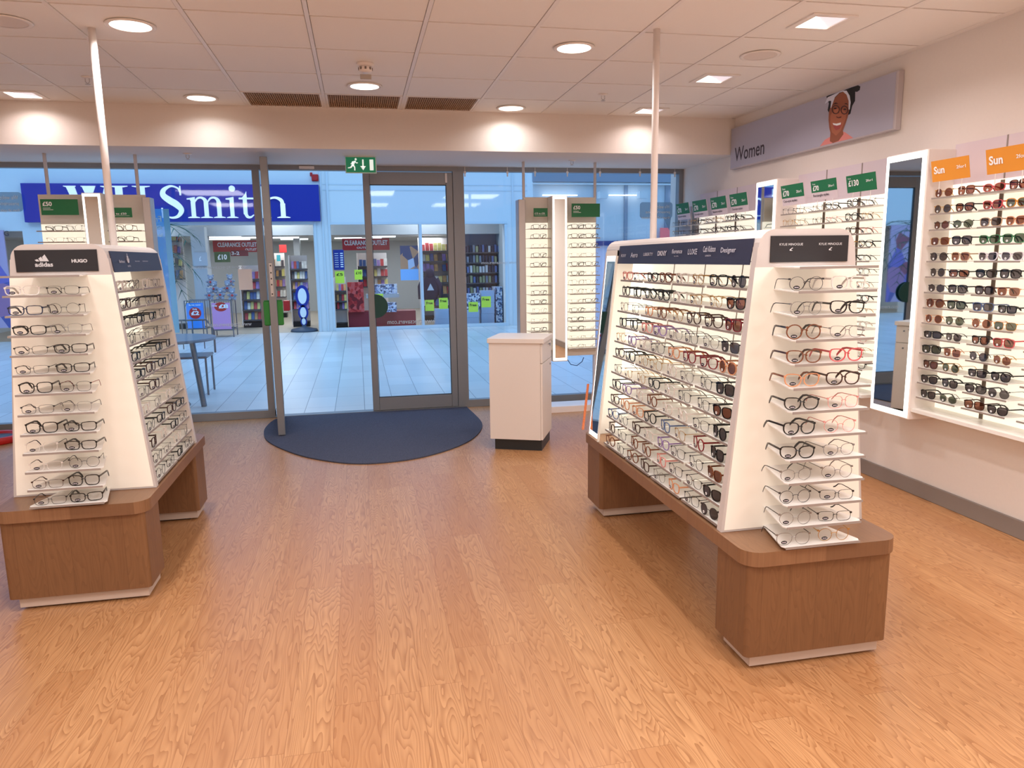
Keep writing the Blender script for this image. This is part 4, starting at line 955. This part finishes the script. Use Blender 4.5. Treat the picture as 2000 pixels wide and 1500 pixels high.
# blue fascia sign with serif letters
t = thing('fascia_sign', 'long royal blue fascia sign with white serif lettering WHSmith over the shop opening', 'sign', (0, 0, 0))
a, b = A(41, 358, YM-.1), A(626, 432, YM-.1)
box((a.x, YM-.14, b.z), (b.x, YM-.005, a.z)).build('sign_board', BLUE, t)
YL = YM-.142
def lw(px, py): p = A(px, py, YL); return Vector((p.x, 0, p.z))
class Pen:
    """letter strokes inside a box, u,v in 0..1 (v up)"""
    n = 0
    def __init__(s, mb, x0, x1, ytop, ybase): s.mb = mb; s.a = lw(x0, ybase); s.b = lw(x1, ybase); s.h = lw(x0, ytop).z-s.a.z; s.w = s.b.x-s.a.x
    def P(s, u, v): return Vector((s.a.x+s.w*u, YL, s.a.z+s.h*v))
    def quad(s, pts):
        Pen.n += 1; e = Vector((0, -.00015*Pen.n, 0)); s.mb.prism([s.P(*p)+e for p in pts], (0, -.03, 0))
    def stem(s, u0, u1, v0, v1): s.quad([(u0, v0), (u1, v0), (u1, v1), (u0, v1)])
    def serif(s, u0, u1, v, up, t=.045, k=0):
        q = t if up else -t; s.quad([(u0, v), (u1, v), (u1, v+q*.45), ((u0+u1)/2+(u1-u0)*.26, v+q), ((u0+u1)/2-(u1-u0)*.26, v+q), (u0, v+q*.45)])
    def rib(s, pts):
        """ribbon: (u, v, halfwidth) along a smooth path"""
        n = 8; pp = []
        for i in range(len(pts)-1):
            p0, p1, p2, p3 = pts[max(i-1, 0)], pts[i], pts[i+1], pts[min(i+2, len(pts)-1)]
            for k in range(n+(i == len(pts)-2)):
                q = k/n; pp.append([.5*((2*p1[j])+(-p0[j]+p2[j])*q+(2*p0[j]-5*p1[j]+4*p2[j]-p3[j])*q*q+(-p0[j]+3*p1[j]-3*p2[j]+p3[j])*q**3) for j in range(3)])
        asp = s.w/s.h; L, R_ = [], []
        for i, (u, v, r) in enumerate(pp):
            a, b = pp[max(i-1, 0)], pp[min(i+1, len(pp)-1)]; du, dv = (b[0]-a[0])*asp, b[1]-a[1]; l = math.hypot(du, dv) or 1
            L.append((u-dv/l*r/asp, v+du/l*r)); R_.append((u+dv/l*r/asp, v-du/l*r))
        for i in range(len(pp)-1): s.quad([L[i], L[i+1], R_[i+1], R_[i]])
mb = MB(); TOP, BASE, XH = 363, 426, 386
p = Pen(mb, 131, 222, TOP, BASE)   # W
for u0, u1, v0, v1, wd in ((.14, .36, 1, 0, .11), (.64, .36, 1, 0, .05), (.48, .70, 1, 0, .11), (.92, .70, 1, 0, .05)): p.quad([(u0-wd/1.2, v0), (u0+wd/1.2, v0), (u1+wd/2, v1), (u1-wd/2, v1)])
for u in (.13, .50, .92): p.serif(u-.13, u+.13, 1, False)
p = Pen(mb, 216, 303, TOP, BASE)   # H
p.stem(.17, .33, 0, 1); p.stem(.67, .83, 0, 1); p.stem(.33, .67, .46, .53)
for u in (.25, .75): p.serif(u-.2, u+.2, 1, False); p.serif(u-.2, u+.2, 0, True)
p = Pen(mb, 316, 363, TOP-1, BASE+1)   # S
p.rib([(.88, .72, .015), (.80, .90, .025), (.50, .975, .03), (.20, .86, .06), (.16, .70, .085), (.40, .55, .10), (.68, .42, .10), (.86, .25, .075), (.70, .07, .045), (.42, .025, .028), (.16, .12, .02), (.05, .32, .012)])
p.quad([(.84, .70), (.90, .70), (.90, .98), (.85, .98)]); p.quad([(.04, .02), (.09, .02), (.10, .32), (.04, .32)])
p = Pen(mb, 367, 443, XH-1, BASE)   # m
for u in (.17, .50, .83): p.stem(u-.055, u+.055, 0, .78); p.serif(u-.15, u+.15, 0, True, .07)
p.quad([(.02, .93), (.225, 1.0), (.225, .70), (.115, .80), (.10, .88), (.02, .88)])
for u in (.17, .50): p.rib([(u+.04, .74, .02), (u+.12, .93, .04), (u+.22, .97, .05), (u+.31, .86, .08), (u+.33, .66, .09)])
p = Pen(mb, 443, 467, XH-1, BASE)   # i
p.stem(.36, .68, 0, .96); p.serif(.05, .97, 0, True, .07); p.quad([(.05, .93), (.68, 1.0), (.68, .8), (.36, .86), (.05, .88)])
n = 16; q = lw(453, 368.5); rd = .062; mb.prism([(q.x+rd*math.cos(2*math.pi*i/n), YL, q.z+rd*1.0*math.sin(2*math.pi*i/n)) for i in range(n)], (0, -.03, 0))
p = Pen(mb, 469, 501, XH-12, BASE)   # t
p.stem(.26, .50, .14, .80); p.quad([(.02, .70), (.92, .70), (.92, .765), (.02, .765)]); p.quad([(.20, .75), (.50, .75), (.50, 1.0), (.40, .88)]); p.rib([(.38, .18, .06), (.48, .05, .055), (.68, .03, .035), (.88, .12, .015)])
p = Pen(mb, 502, 569, TOP, BASE)   # h
p.stem(.16, .30, 0, .97); p.serif(.04, .43, 0, True, .045); p.serif(.60, .98, 0, True, .045); p.stem(.71, .85, 0, .45); p.quad([(.03, .95), (.30, 1.0), (.30, .88), (.16, .92), (.03, .92)])
p.rib([(.27, .46, .015), (.40, .59, .025), (.58, .63, .035), (.74, .55, .055), (.78, .40, .055)])
mb.build('lettering', mat('white_letter', (248, 250, 246), .5, emit=.3), t)  # faint glow added to whiten the letters against the blue mall light
# red alarm sounder
p = A(615, 346, YM-.05); t = thing('alarm_sounder', 'small red fire alarm sounder on the facade above the sign end', 'alarm', (p.x, YM, p.z))
box((-.07, -.05, -.08), (.07, 0, .06), .01).build('body', RED, t); MB().lathe([(.05, 0), (.06, -.05)], (.0, -.05, -.01), 16, 'y').build('horn', RED, t); box((-.10, -.03, .02), (-.05, 0, .10), .01).build('beacon', RED, t)

# bookshop interior
IN = mat('shop_inner_white', (178, 184, 188), .7)
struct('floor_bookshop', box((-8.2, YM, -.05), (5, 24, 0)), mat('bookshop_floor', (176, 164, 148), .4), 'beige floor inside the bookshop')
struct('wall_bookshop', MB().box((-8.2, 24, 0), (5, 24.1, 3.6)).box((3.4, YM+.25, 0), (3.5, 24, 3.6)).box((-8.3, YM+.25, 0), (-8.2, 24, 3.6)), IN, 'pale inner walls of the bookshop')
zc = A(700, 458, 18.0).z
struct('ceiling_bookshop', MB().box((-8.2, 18.0, zc), (3.4, 24, zc+.1)).box((-8.2, YM+.25, 3.2), (3.4, 18.1, 3.3)).box((-8.2, 17.9, zc-.01), (3.4, 17.995, 3.18)), IN, 'white ceiling and bulkhead inside the bookshop')
for i, (px, py) in enumerate([(440, 462), (460, 466), (482, 463), (425, 466), (555, 463), (575, 466), (680, 464), (720, 465), (745, 461)]):
    p = at(px, py, 2, zc); 
    tag(box((p.x-.35, p.y-.06, zc-.03), (p.x+.35, p.y+.06, zc-.002)).build('strip_light', GLOWM), 'white strip light on the bookshop ceiling', 'light', 'bookshop strip lights')
def fb(name, px0, py0, px1, py1, y, d, m, label, cat, group=None, bev=0):
    """an upright box whose front fills a measured rectangle on the plane y"""
    a, b = A(px0, py0, y), A(px1, py1, y); o = box((a.x, y, max(0, b.z)), (b.x, y+d, a.z), bev).build(name, m); tag(o, label, cat, group); return o
fb('column', 370, 443, 411, 600, 17.6, .5, IN, 'square white column inside the bookshop, behind the plush bears', 'column')['kind'] = 'structure'
fb('column', 572, 462, 590, 560, 20.5, .5, IN, 'distant white column inside the bookshop doorway', 'column')['kind'] = 'structure'
def banner(px0, py0, px1, py1, y, lines, m, label, cat='banner', tm=WHITE):
    a, b = A(px0, py0, y), A(px1, py1, y); t = thing('hanging_banner', label, cat, (0, 0, 0))
    box((a.x, y, b.z), (b.x, y+.02, a.z)).build('panel', m, t); mb = MB(); W_ = b.x-a.x; H_ = a.z-b.z
    for s_, u, v, h, wd in lines: text(mb, s_, (a.x+W_*u, y-.003, b.z+H_*v), (1, 0, 0), (0, 0, 1), h=H_*h, wd=W_*wd, bold=.03)
    mb.build('lettering', tm, t); return t
RB = mat('red_banner', (196, 52, 58), .5)
banner(415, 470, 506, 492, 18.6, [('CLEARANCE OUTLET', .1, .45, .38, .86), ('OUTLET', .7, .12, .2, .25)], RB, 'red CLEARANCE OUTLET banner above the plush bears')
banner(668, 466, 761, 488, 18.6, [('CLEARANCE OUTLET', .04, .42, .42, .92), ('OUTLET', .3, .12, .18, .3)], RB, 'red CLEARANCE OUTLET banner seen through the closed door')
banner(450, 489, 485, 500, 18.3, [('3-2', .05, .2, .6, .45)], mat('maroon', (124, 36, 50), .5), 'small maroon 3-2 offer sign under the red banner', 'sign')
banner(418, 492, 450, 512, 18.0, [('£10', .2, .25, .5, .6)], mat('olive_poster', (60, 90, 50), .5), 'green and red ten pound offer sign near the column', 'sign')
banner(376, 493, 406, 519, 17.55, [('£', .42, .35, .35, .16)], mat('grey_notice', (176, 184, 192), .5), 'grey notice fixed to the white bookshop column', 'sign')
# posters on dump bins
def bin_poster(px0, py0, px1, py1, y, label, base, round_, words, bear=False):
    a, b = A(px0, py0, y), A(px1, py1, y); t = thing('wire_dump_bin', label, 'display bin', (0, 0, 0)); W_, H_ = b.x-a.x, a.z-b.z; z0 = b.z
    mb = MB()
    for x in (a.x, b.x):
        for yy in (y, y+.5): mb.tube([(x, yy, 0), (x, yy, a.z+.05)], .012, 6)
    for z in (z0+.02, a.z+.04):
        for q in (((a.x, y, z), (b.x, y, z)), ((a.x, y+.5, z), (b.x, y+.5, z)), ((a.x, y, z), (a.x, y+.5, z)), ((b.x, y, z), (b.x, y+.5, z))): mb.tube(q, .010, 6)
    for k in range(1, 9): x = a.x+W_*k/9; mb.tube([(x, y+.5, z0), (x, y+.5, a.z+.04)], .005, 5)
    mb.box((a.x, y, z0), (b.x, y+.5, z0+.012)); mb.build('wire_frame', GREYM, t)
    box((a.x+.03, y-.02, z0+.03), (b.x-.03, y-.012, a.z)).build('poster', base, t)
    mb = MB(); cx, cz = a.x+W_*.5, z0+H_*.62; r = W_*.30; n = 24
    mb.prism([(cx+r*math.cos(2*math.pi*i/n), y-.021, (cz if not bear else z0+H_*.86)+r*(1 if not bear else .75)*math.sin(2*math.pi*i/n)) for i in range(n)], (0, -.003, 0)); mb.build('price_roundel', RED, t)
    mb = MB()
    for s_, u, v, h, wd in words: text(mb, s_, (a.x+W_*u, y-.026, z0+H_*v), (1, 0, 0), (0, 0, 1), h=H_*h, wd=W_*wd, bold=.04)
    mb.build('lettering', WHITE, t); return t, a, b
bin_poster(360, 592, 404, 643, 16.2, 'wire bin with a blue 2 pound poster outside the bookshop', mat('sky_poster', (56, 140, 226), .5), True, [('Only', .38, .72, .08, .24), ('£2', .30, .54, .16, .40), ('Save now', .22, .90, .05, .6)])
bt, ba, bb = bin_poster(410, 592, 456, 645, 16.2, 'wire bin with a red and pink 8 pound poster below plush bears', mat('pink_poster', (214, 150, 200), .5), True, [('Only', .10, .86, .07, .24), ('£8', .40, .80, .15, .45)], True)
BEAR = mat('grey_plush', (150, 156, 170), .95, noise=.15, nscale=60); MUZ = mat('pale_plush', (206, 210, 218), .95); REDH = mat('red_heart', (206, 50, 56), .7)
def bear(px, py, y, s, label, rz):
    p = A(px, py, y); t = thing('plush_bear', label, 'soft toy', (p.x, y, p.z), rz, 'grey plush bears on the bin')
    mb = MB().blob((0, 0, .0), (.10*s, .085*s, .11*s)); mb.blob((0, -.02*s, .15*s), (.085*s, .08*s, .075*s))
    for k in (-1, 1):
        mb.blob((k*.065*s, -.01*s, .215*s), (.03*s, .018*s, .03*s)); mb.blob((k*.11*s, -.05*s, .03*s), (.035*s, .055*s, .035*s)); mb.blob((k*.075*s, -.09*s, -.08*s), (.042*s, .06*s, .042*s))
    mb.build('body', BEAR, t, True)
    MB().blob((0, -.09*s, .13*s), (.038*s, .03*s, .03*s)).build('muzzle', MUZ, t, True); MB().blob((0, -.122*s, .142*s), (.012*s, .008*s, .009*s)).build('nose', BLACK, t)
    MB().blob((0, -.085*s, .02*s), (.04*s, .02*s, .035*s)).build('heart', REDH, t, True)
z_off = 0
for i, (px, py, y, l) in enumerate([(414, 586, 16.28, 'grey plush bear in the front row, above the Only lettering'), (432, 585, 16.28, 'grey plush bear in the middle of the front row'), (450, 586, 16.28, 'grey plush bear in the front row, nearest the open door'),
                                 (422, 573, 16.52, 'grey plush bear in the second row, nearer the column'), (443, 572, 16.52, 'grey plush bear in the second row, nearer the open door'), (416, 560, 16.76, 'grey plush bear at the top of the pile, by the column'), (446, 559, 16.76, 'grey plush bear at the top of the pile, by the open door')]):
    bear((px-432)*1.22+432, py-8, y, .70, l, R(random.uniform(-20, 20)))
# magazine racks seen through the opening
MAG = [mat(f'magazine_cover_{i}', c, .5, noise=.45, nscale=14) for i, c in enumerate([(190, 60, 66), (220, 214, 206), (70, 96, 150), (150, 120, 180), (200, 150, 96), (80, 70, 76), (214, 200, 120)])]
def rack(px0, px1, pys, y, label, group, nper, m=WHITEP, pbot=610):
    a = A(px0, pys[0]-22, y); b = A(px1, pbot, y)
    t = thing('magazine_rack', label, 'rack', (0, 0, 0))
    box((a.x-.03, y+.34, .05), (b.x, y+.38, a.z+.05)).build('back_panel', m, t); box((a.x-.05, y-.02, .05), (a.x-.03, y+.38, a.z+.05), .01).build('side_panel', m, t)
    box((a.x-.03, y+.02, 0), (b.x, y+.36, .12)).build('plinth', BLACK, t)
    sgap = min(A(px0, p_, y).z-A(px0, q_, y).z for p_, q_ in zip(pys, pys[1:]))
    for k, py in enumerate(pys):
        z = A(px0, py, y).z; sh = box((a.x-.03, y, z-.03), (b.x, y+.34, z)).build('shelf', mat('dark_shelf', (80, 78, 84), .5), t)
        for j in range(nper):
            x = a.x+.004+(b.x-a.x)*(j+.05)/nper; wd = (b.x-a.x)/nper*.88; h = min(.15+random.random()*.05, sgap-.045)
            o = MB().prism([(x, y+.03, z+.002), (x+wd, y+.03, z+.002), (x+wd, y+.10, z+h), (x, y+.10, z+h)], (0, .02+random.random()*.05, 0)).build('magazine', random.choice(MAG)); tag(o, f'upright magazine on the {label.split(" ", 1)[1]}'.replace('magazine rack', 'rack')[:90], 'magazine', group)
rack(567, 604, [525, 545, 565, 586, 604], 18.2, 'white magazine rack inside the bookshop doorway', 'magazines in the doorway rack', 6)
rack(655, 678, [568, 588, 604], 17.4, 'grey stationery rack behind the bookshop window', 'magazines behind the window', 4)
rack(470, 515, [545, 565, 585, 605, 625], 18.4, 'pale slatted card rack behind the open door', 'cards behind the open door', 6)
rack(700, 760, [520, 540, 560], 19.5, 'white card rack deep inside the bookshop', 'cards deep in the bookshop', 8, pbot=600)
rack(822, 898, [490, 510, 530, 552, 575, 598], 18.8, 'tall card rack behind the dark hoodie', 'cards behind the dark hoodie', 9)
rack(300, 362, [470, 495, 520, 545], 18.6, 'grey card rack behind the white column', 'cards behind the white column', 7)
rack(530, 560, [520, 540, 560, 580], 21.5, 'distant rack deep in the bookshop doorway', 'items on the distant rack', 4)
fb('red_notice', 545, 478, 560, 493, 20.0, .03, RED, 'red square notice deep inside the bookshop doorway', 'notice')
fb('teal_notice', 540, 498, 548, 510, 20.0, .03, mat('teal_card', (40, 130, 140), .5), 'teal notice below the red one inside the bookshop', 'notice')
fb('red_box', 553, 588, 565, 607, 17.6, .3, RED, 'small red floor box beside the doorway magazine rack', 'box')
# books shelves at the right of the window
SP = [mat(f'book_spine_{i}', c, .6) for i, c in enumerate([(40, 48, 72), (200, 204, 210), (120, 130, 150), (70, 60, 66), (150, 156, 120), (90, 110, 160)])]
a = A(905, 470, 18.0); b = A(985, 640, 18.0)
t = thing('bookcase', 'tall shelving of binders behind the bookshop window', 'bookcase', (0, 0, 0))
box((a.x, 18.36, 0), (b.x+.3, 18.40, 2.35)).build('back_panel', mat('dim_panel', (120, 130, 150), .6), t)
for k, py in enumerate((493, 513, 533, 553, 575)):
    z = A(905, py, 18.0).z; box((a.x, 18.0, z-.025), (b.x+.3, 18.36, z)).build('shelf', mat('dark_shelf', (80, 78, 84), .5), t)
    for j in range(16):
        x = a.x+(b.x+.25-a.x)*j/16; o = box((x, 18.03, z+.002), (x+.055, 18.27, z+.14+random.random()*.04)).build('binder', random.choice(SP)); tag(o, 'upright binder on the tall shelving behind the bookshop window', 'binder', 'binders behind the bookshop window')
PB = mosaic('patterned_box', [(190, 200, 226), (70, 80, 110), (226, 230, 240), (120, 140, 180)], 26, 26)
GB = mat('pale_blue_box', (176, 196, 226), .6)
for i, (px0, py0, px1, py1, y, m) in enumerate([(908, 574, 938, 604, 17.3, PB), (908, 605, 936, 620, 17.3, GB), (908, 621, 936, 634, 17.3, GB), (940, 568, 966, 590, 17.4, GB), (940, 591, 966, 612, 17.4, GB), (940, 613, 966, 634, 17.4, GB), (968, 560, 982, 634, 17.4, PB), (850, 604, 878, 622, 17.3, GB), (850, 623, 878, 636, 17.3, GB), (722, 556, 776, 573.5, 17.6, PB), (735, 592, 775, 609, 17.3, PB)]):
    fb('storage_box', px0, py0, px1, py1, y, .3, m, ['patterned box on top of the first pale blue pair', 'pale blue box in the first stack, upper', 'pale blue box in the first stack, at the floor', 'pale blue box topping the taller stack', 'pale blue box in the middle of the taller stack', 'pale blue box at the foot of the taller stack', 'tall narrow patterned box at the window corner', 'pale box under the free offer note, upper', 'pale box under the free offer note, lower', 'wide patterned box on the window table', 'patterned box on the red window counter'][i], 'box', 'storage boxes in the bookshop window')
fb('red_counter', 680, 610, 813, 641, 17.65, .5, mat('red_counter', (150, 50, 62), .5), 'low dark red counter behind the bookshop window', 'counter')
fb('window_table', 715, 575.5, 780, 581, 17.55, .5, IN, 'pale shelf carrying a wide patterned box', 'shelf')
fb('red_display', 678, 552, 712, 609, 17.5, .3, mosaic('red_packets', [(170, 30, 36), (210, 90, 90), (120, 20, 30), (200, 60, 56)], 14, 14), 'red stand of packets behind the bookshop window', 'display stand')
fb('blue_notice', 650, 488, 673, 527, 16.9, .01, mat('blue_notice', (20, 44, 140), .5), 'blue opening-hours notice in the bookshop window', 'notice')
o = bpy.data.objects['blue_notice']; mb = MB(); a = A(650, 488, 16.9); b = A(673, 527, 16.9)
for k in range(7): z = a.z-.09-k*.048; mb.box((a.x+.15, 16.895, z), (b.x-.02, 16.899, z+.022)); mb.box((a.x+.03, 16.895, z+.004), (a.x+.11, 16.899, z+.014))
mb.build('printed_lines', WHITE, o)
YEL = mat('lime_note', (216, 240, 70), .6)
for i, (x0, y0, x1, y1, l, tx) in enumerate([(654, 530, 673, 553, 'lime note under the blue notice', '£5'), (692, 527, 708, 546, 'lime note above the red packet stand', '£10'), (733, 574, 749, 590, 'lime note by the wide patterned box', '£21'), (830, 586, 848, 607, 'lime Free note near the dark hoodie', 'Free'), (857, 582, 875, 603, 'lime Free note above the pale boxes', 'Free'), (915, 590, 934, 609, 'lime Free note on the first box stack', 'Free'), (940, 579, 959, 600, 'lime Free note on the taller box stack', 'Free')]):
    o = fb('offer_note', x0, y0, x1, y1, 16.88, .006, YEL, l+' in the bookshop window', 'note', 'lime offer notes'); a, b = A(x0, y0, 16.88), A(x1, y1, 16.88)
    mb = MB(); text(mb, tx, (a.x+.03, 16.877, a.z-.10), (1, 0, 0), (0, 0, 1), wd=(b.x-a.x)*.7, h=.06, bold=.02); mb.build('lettering', BLACK, o)
# window poster in bookshop and hoodie
fb('window_poster', 781, 480, 818, 525, 16.95, .01, mosaic('photo_poster', [(200, 140, 100), (110, 120, 150), (60, 70, 100), (190, 200, 220)], 5, 4), 'photo poster hanging in the bookshop window', 'poster')
fb('window_poster', 782, 526, 818, 547, 16.95, .01, mat('sky_card', (130, 190, 240), .5), 'plain sky blue card below the photo poster', 'poster')
p = A(840, 560, 17.3); t = thing('hoodie', 'dark navy hoodie with a pale emblem hanging behind the bookshop window', 'hoodie', (p.x, 17.3, p.z))
NV = mat('navy_cloth', (28, 28, 56), .9)
MB().blob((0, 0, -.05), (.20, .10, .36), 12).build('body', NV, t, True); MB().blob((0, -.01, .30), (.11, .10, .12), 10).build('hood', NV, t, True)
for k in (-1, 1): MB().tube([(k*.14, 0, .18), (k*.23, -.01, 0), (k*.24, -.03, -.28)], [.07, .06, .045], 10).build('sleeve', NV, t, True)
MB().prism([(-.08, -.105, -.08), (.08, -.105, -.08), (0, -.105, .08)], (0, -.004, 0)).build('emblem', MUZ, t)
# blue oval sign stand in the doorway
p = A(594, 646, 16.9); t = thing('sign_stand', 'blue and white oval-topped sign stand in the bookshop doorway', 'sign stand', (p.x, 17.0, 0))
MB().lathe([(.30, 0), (.28, .05), (.06, .10), (.03, .16)], k=24).build('base', mat('slate_base', (70, 80, 96), .5), t, True)
ROY = mat('royal_sign', (20, 44, 150), .4)
for nm, cz, rx, rz_ in (('top_disc', .78, .15, .24), ('middle_disc', .42, .11, .16), ('lower_disc', .22, .07, .10)):
    d = MB().lathe([(1, -.03), (1, .03)], (0, 0, cz), 28, 'y', rx, rz_).build(nm, ROY, t); MB().lathe([(1, -.004), (1, .0)], (0, -.031, cz), 28, 'y', rx*.62, rz_*.72).build('white_face', WHITE, d)
MB().tube([(0, 0, .12), (0, 0, .5)], .02, 8).build('post', ROY, t)
# round mall table and chair back
p = A(338, 662, 9.0); tz = .74
q = at(335, 664, 2, tz); t = thing('round_table', 'grey round cafe table on the walkway behind the short unit', 'table', (q.x-.10, q.y+.22, 0))
MB().lathe([(.49, tz-.03), (.50, tz-.015), (.49, tz)], k=40).build('table_top', mat('grey_table', (120, 126, 138), .4), t)
MB().tube([(.26, -.05, tz-.03), (.34, -.1, .0)], [.03, .03], 8).build('leg', GREYM, t); MB().tube([(-.1, 0, tz-.03), (-.1, 0, 0)], .05, 12).build('column', GREYM, t); MB().lathe([(.28, 0), (.27, .02), (.06, .04)], (-.1, 0, 0), 24).build('foot', GREYM, t)
t = thing('metal_chair', 'metal-framed chair behind the round cafe table', 'chair', (q.x-.05, q.y+1.25, 0))
mb = MB(); mb.tube([(-.24, 0, .45), (-.24, .02, .72), (-.16, .03, .85), (.16, .03, .85), (.24, .02, .72), (.24, 0, .45)], .012, 8); 
for x in (-.12, 0, .12): mb.tube([(x, .02, .5), (x, .03, .84)], .006, 6)
mb.build('backrest', GREYM, t); box((-.22, -.42, .43), (.22, 0, .46), .01).build('seat', GREYM, t)
for x in (-.2, .2):
    for y in (-.4, -.02): MB().tube([(x, y, .44), (x, y, 0)], .012, 8).build('leg', GREYM, t)
# palm in the walkway
pp = at(318, 560, 1, 10.9); t = thing('potted_palm', 'tall dark green palm in a pot behind the window, above the short unit', 'plant', (pp.x-.2, 10.9, 0))
MB().lathe([(.16, 0), (.21, .35), (.22, .36), (.19, .36), (.18, .33)], k=24).build('pot', GREYM, t); MB().tube([(0, 0, .3), (.02, 0, 1.2), (0, .02, 1.85)], [.03, .022, .015], 8).build('stem', mat('palm_stem', (70, 80, 50), .8), t)
mb = MB(); PLM = mat('palm_leaf', (28, 84, 62), .6)
for f in range(13):
    a0 = f*2.399; el = .5+.45*math.sin(f*1.7); L_ = .62+.25*random.random(); base = Vector((0, .02, 1.65+.2*(f % 3)/2))
    pts = []
    for k in range(9): s_ = k/8; pts.append(base+Vector((math.cos(a0)*L_*s_, math.sin(a0)*L_*s_, L_*(el*1.3*s_-1.15*s_*s_))))
    mb.tube(pts, .004, 4)
    sd = Vector((-math.sin(a0), math.cos(a0), 0))
    for k in range(1, 9):
        for s_ in (-1, 1):
            b0 = pts[k]; ln = .20*math.sin(math.pi*(k/8.8))+.05; d = (pts[k]-pts[k-1]).normalized(); tip = b0+sd*s_*ln+d*ln*.8+Vector((0, 0, -.05))
            mb.prism([b0, b0+d*.022, tip], (0, 0, .0015))
mb.build('fronds', PLM, t)
# neighbouring mall shopfronts
t = thing('neighbour_shopfront', 'pale blue neighbouring shopfront with lilac window graphics beyond the glass', 'shopfront', (0, 0, 0))
YN = 12.0
def N_(px, py, y=YN): return at(px, py, 1, y)
def nb(name, px0, py0, px1, py1, y, m, d=.05):
    a, b = N_(px0, py0, y), N_(px1, py1, y); return box((a.x, y, max(0.0, b.z)), (b.x, y+d, a.z)).build(name, m, t)
nb('fascia', 1040, 300, 1420, 474, YN, mat('pale_neighbour', (222, 226, 228), .5), .4)
nb('upper_band', 1040, 300, 1420, 357, YN-.06, mat('slate_band', (150, 158, 172), .6), .05)
nb('light_band', 1040, 357, 1420, 362, YN-.08, FAC)
nb('lower_window', 1040, 474, 1420, 800, YN+.02, mat('lilac_window', (246, 232, 250), .35), .3)
nb('window_head', 1040, 472, 1420, 477, YN-.05, mat('navy_line', (40, 60, 130), .5))
nb('pink_poster', 1290, 445, 1330, 482, YN-.10, mat('pink_card', (255, 120, 120), .5, emit=.12), .02)
for px in (1220, 1160, 1300): nb('mullion', px, 362, px+1.6, 800, YN-.03, mat('slate_band', (150, 158, 172), .6), .03)
for px0, px1 in ((1060, 1128), (1190, 1220), (1222, 1250), (1312, 1330)): nb('light_reflector', px0, 380, px1, 382.2, YN-.09, mat('shop_strip_lamp', (240, 250, 255), .5, emit=2.5), .03)
for px in (1172, 1250):
    nb('camera_box', px, 374, px+15, 387, YN-.25, FAC, .15)
def sketch(cx, cy, s):
    mb = MB()
    for P in ([(0, -30), (-9, -22), (-11, -8), (-6, 2), (2, 5), (8, 2)], [(-12, -14), (-4, -12), (0, -6), (-4, 0), (-9, -3), (-8, -12)], [(2, -12), (8, -10), (9, -3), (4, 0), (1, -4), (2, -12)], [(-6, 6), (-4, 14), (-12, 26)], [(4, 6), (6, 14), (12, 20)]):
        mb.tube([N_(cx+x*s, cy+y*s, YN-.02) for x, y in P], .008, 5)
    mb.build('line_drawing', mat('ink_navy', (40, 44, 90), .6), t)
sketch(1206, 500, 1.0); sketch(1262, 500, -1.0)
t = thing('mall_poster', 'purple illustrated poster panel at the edge of the mall opening', 'poster', (0, 0, 0))
a, b = A(-70, 450, 16.7), A(30, 640, 16.7)
box((a.x, 16.7, max(.1, b.z)), (b.x, 16.74, a.z)).build('panel', mosaic('purple_print', [(120, 110, 190), (170, 120, 160), (80, 90, 160), (196, 170, 200), (150, 80, 100)], 2.5, 2.0), t)
mb = MB(); text(mb, 'G', A(8, 461, 16.69), (1, 0, 0), (0, 0, 1), h=.10, bold=.02); mb.build('lettering', mat('dark_print', (70, 60, 72), .6), t)
# end walls of the mall so the walkway is closed
struct('wall_mall_end', MB().box((XA-.1, YF+.2, 0), (XA, YM, 5.2)).box((XB, YF+.2, 0), (XB+.1, YM, 5.2)), FAC, 'pale end walls of the mall walkway')
struct('wall_over_shop', box((XA, YF-.02, ZS+.001), (XL-.13, YF+.12, 5.2)).box((XL-.13, YF+.16, ZS+.13), (XB, YF+.30, 5.2)).box((XW+.14, YF-.02, 0), (XB, YF+.12, ZS+.1)).box((XA, YF-.02, 0), (XL-.13, YF+.12, ZS)), FAC, 'outer mall wall above the shop windows')
# red stand base by the window
p = at(2, 868, 2, 0); t = thing('red_stand', 'red round weighted stand base cut by the frame edge, by the window', 'stand', (p.x-.10, p.y+.12, 0))
MB().lathe([(.19, 0), (.20, .01), (.20, .055), (.185, .065), (.17, .055), (.16, .035)], k=36).build('base', RED, t, True); MB().lathe([(.16, .03), (.15, .042)], k=30).build('gravel_fill', BLACK, t)
MB().tube([(-.06, 0, .04), (-.06, 0, 1.0)], .05, 20).build('post', RED, t, True)
# rear part of the shop seen only in reflections: plain counter
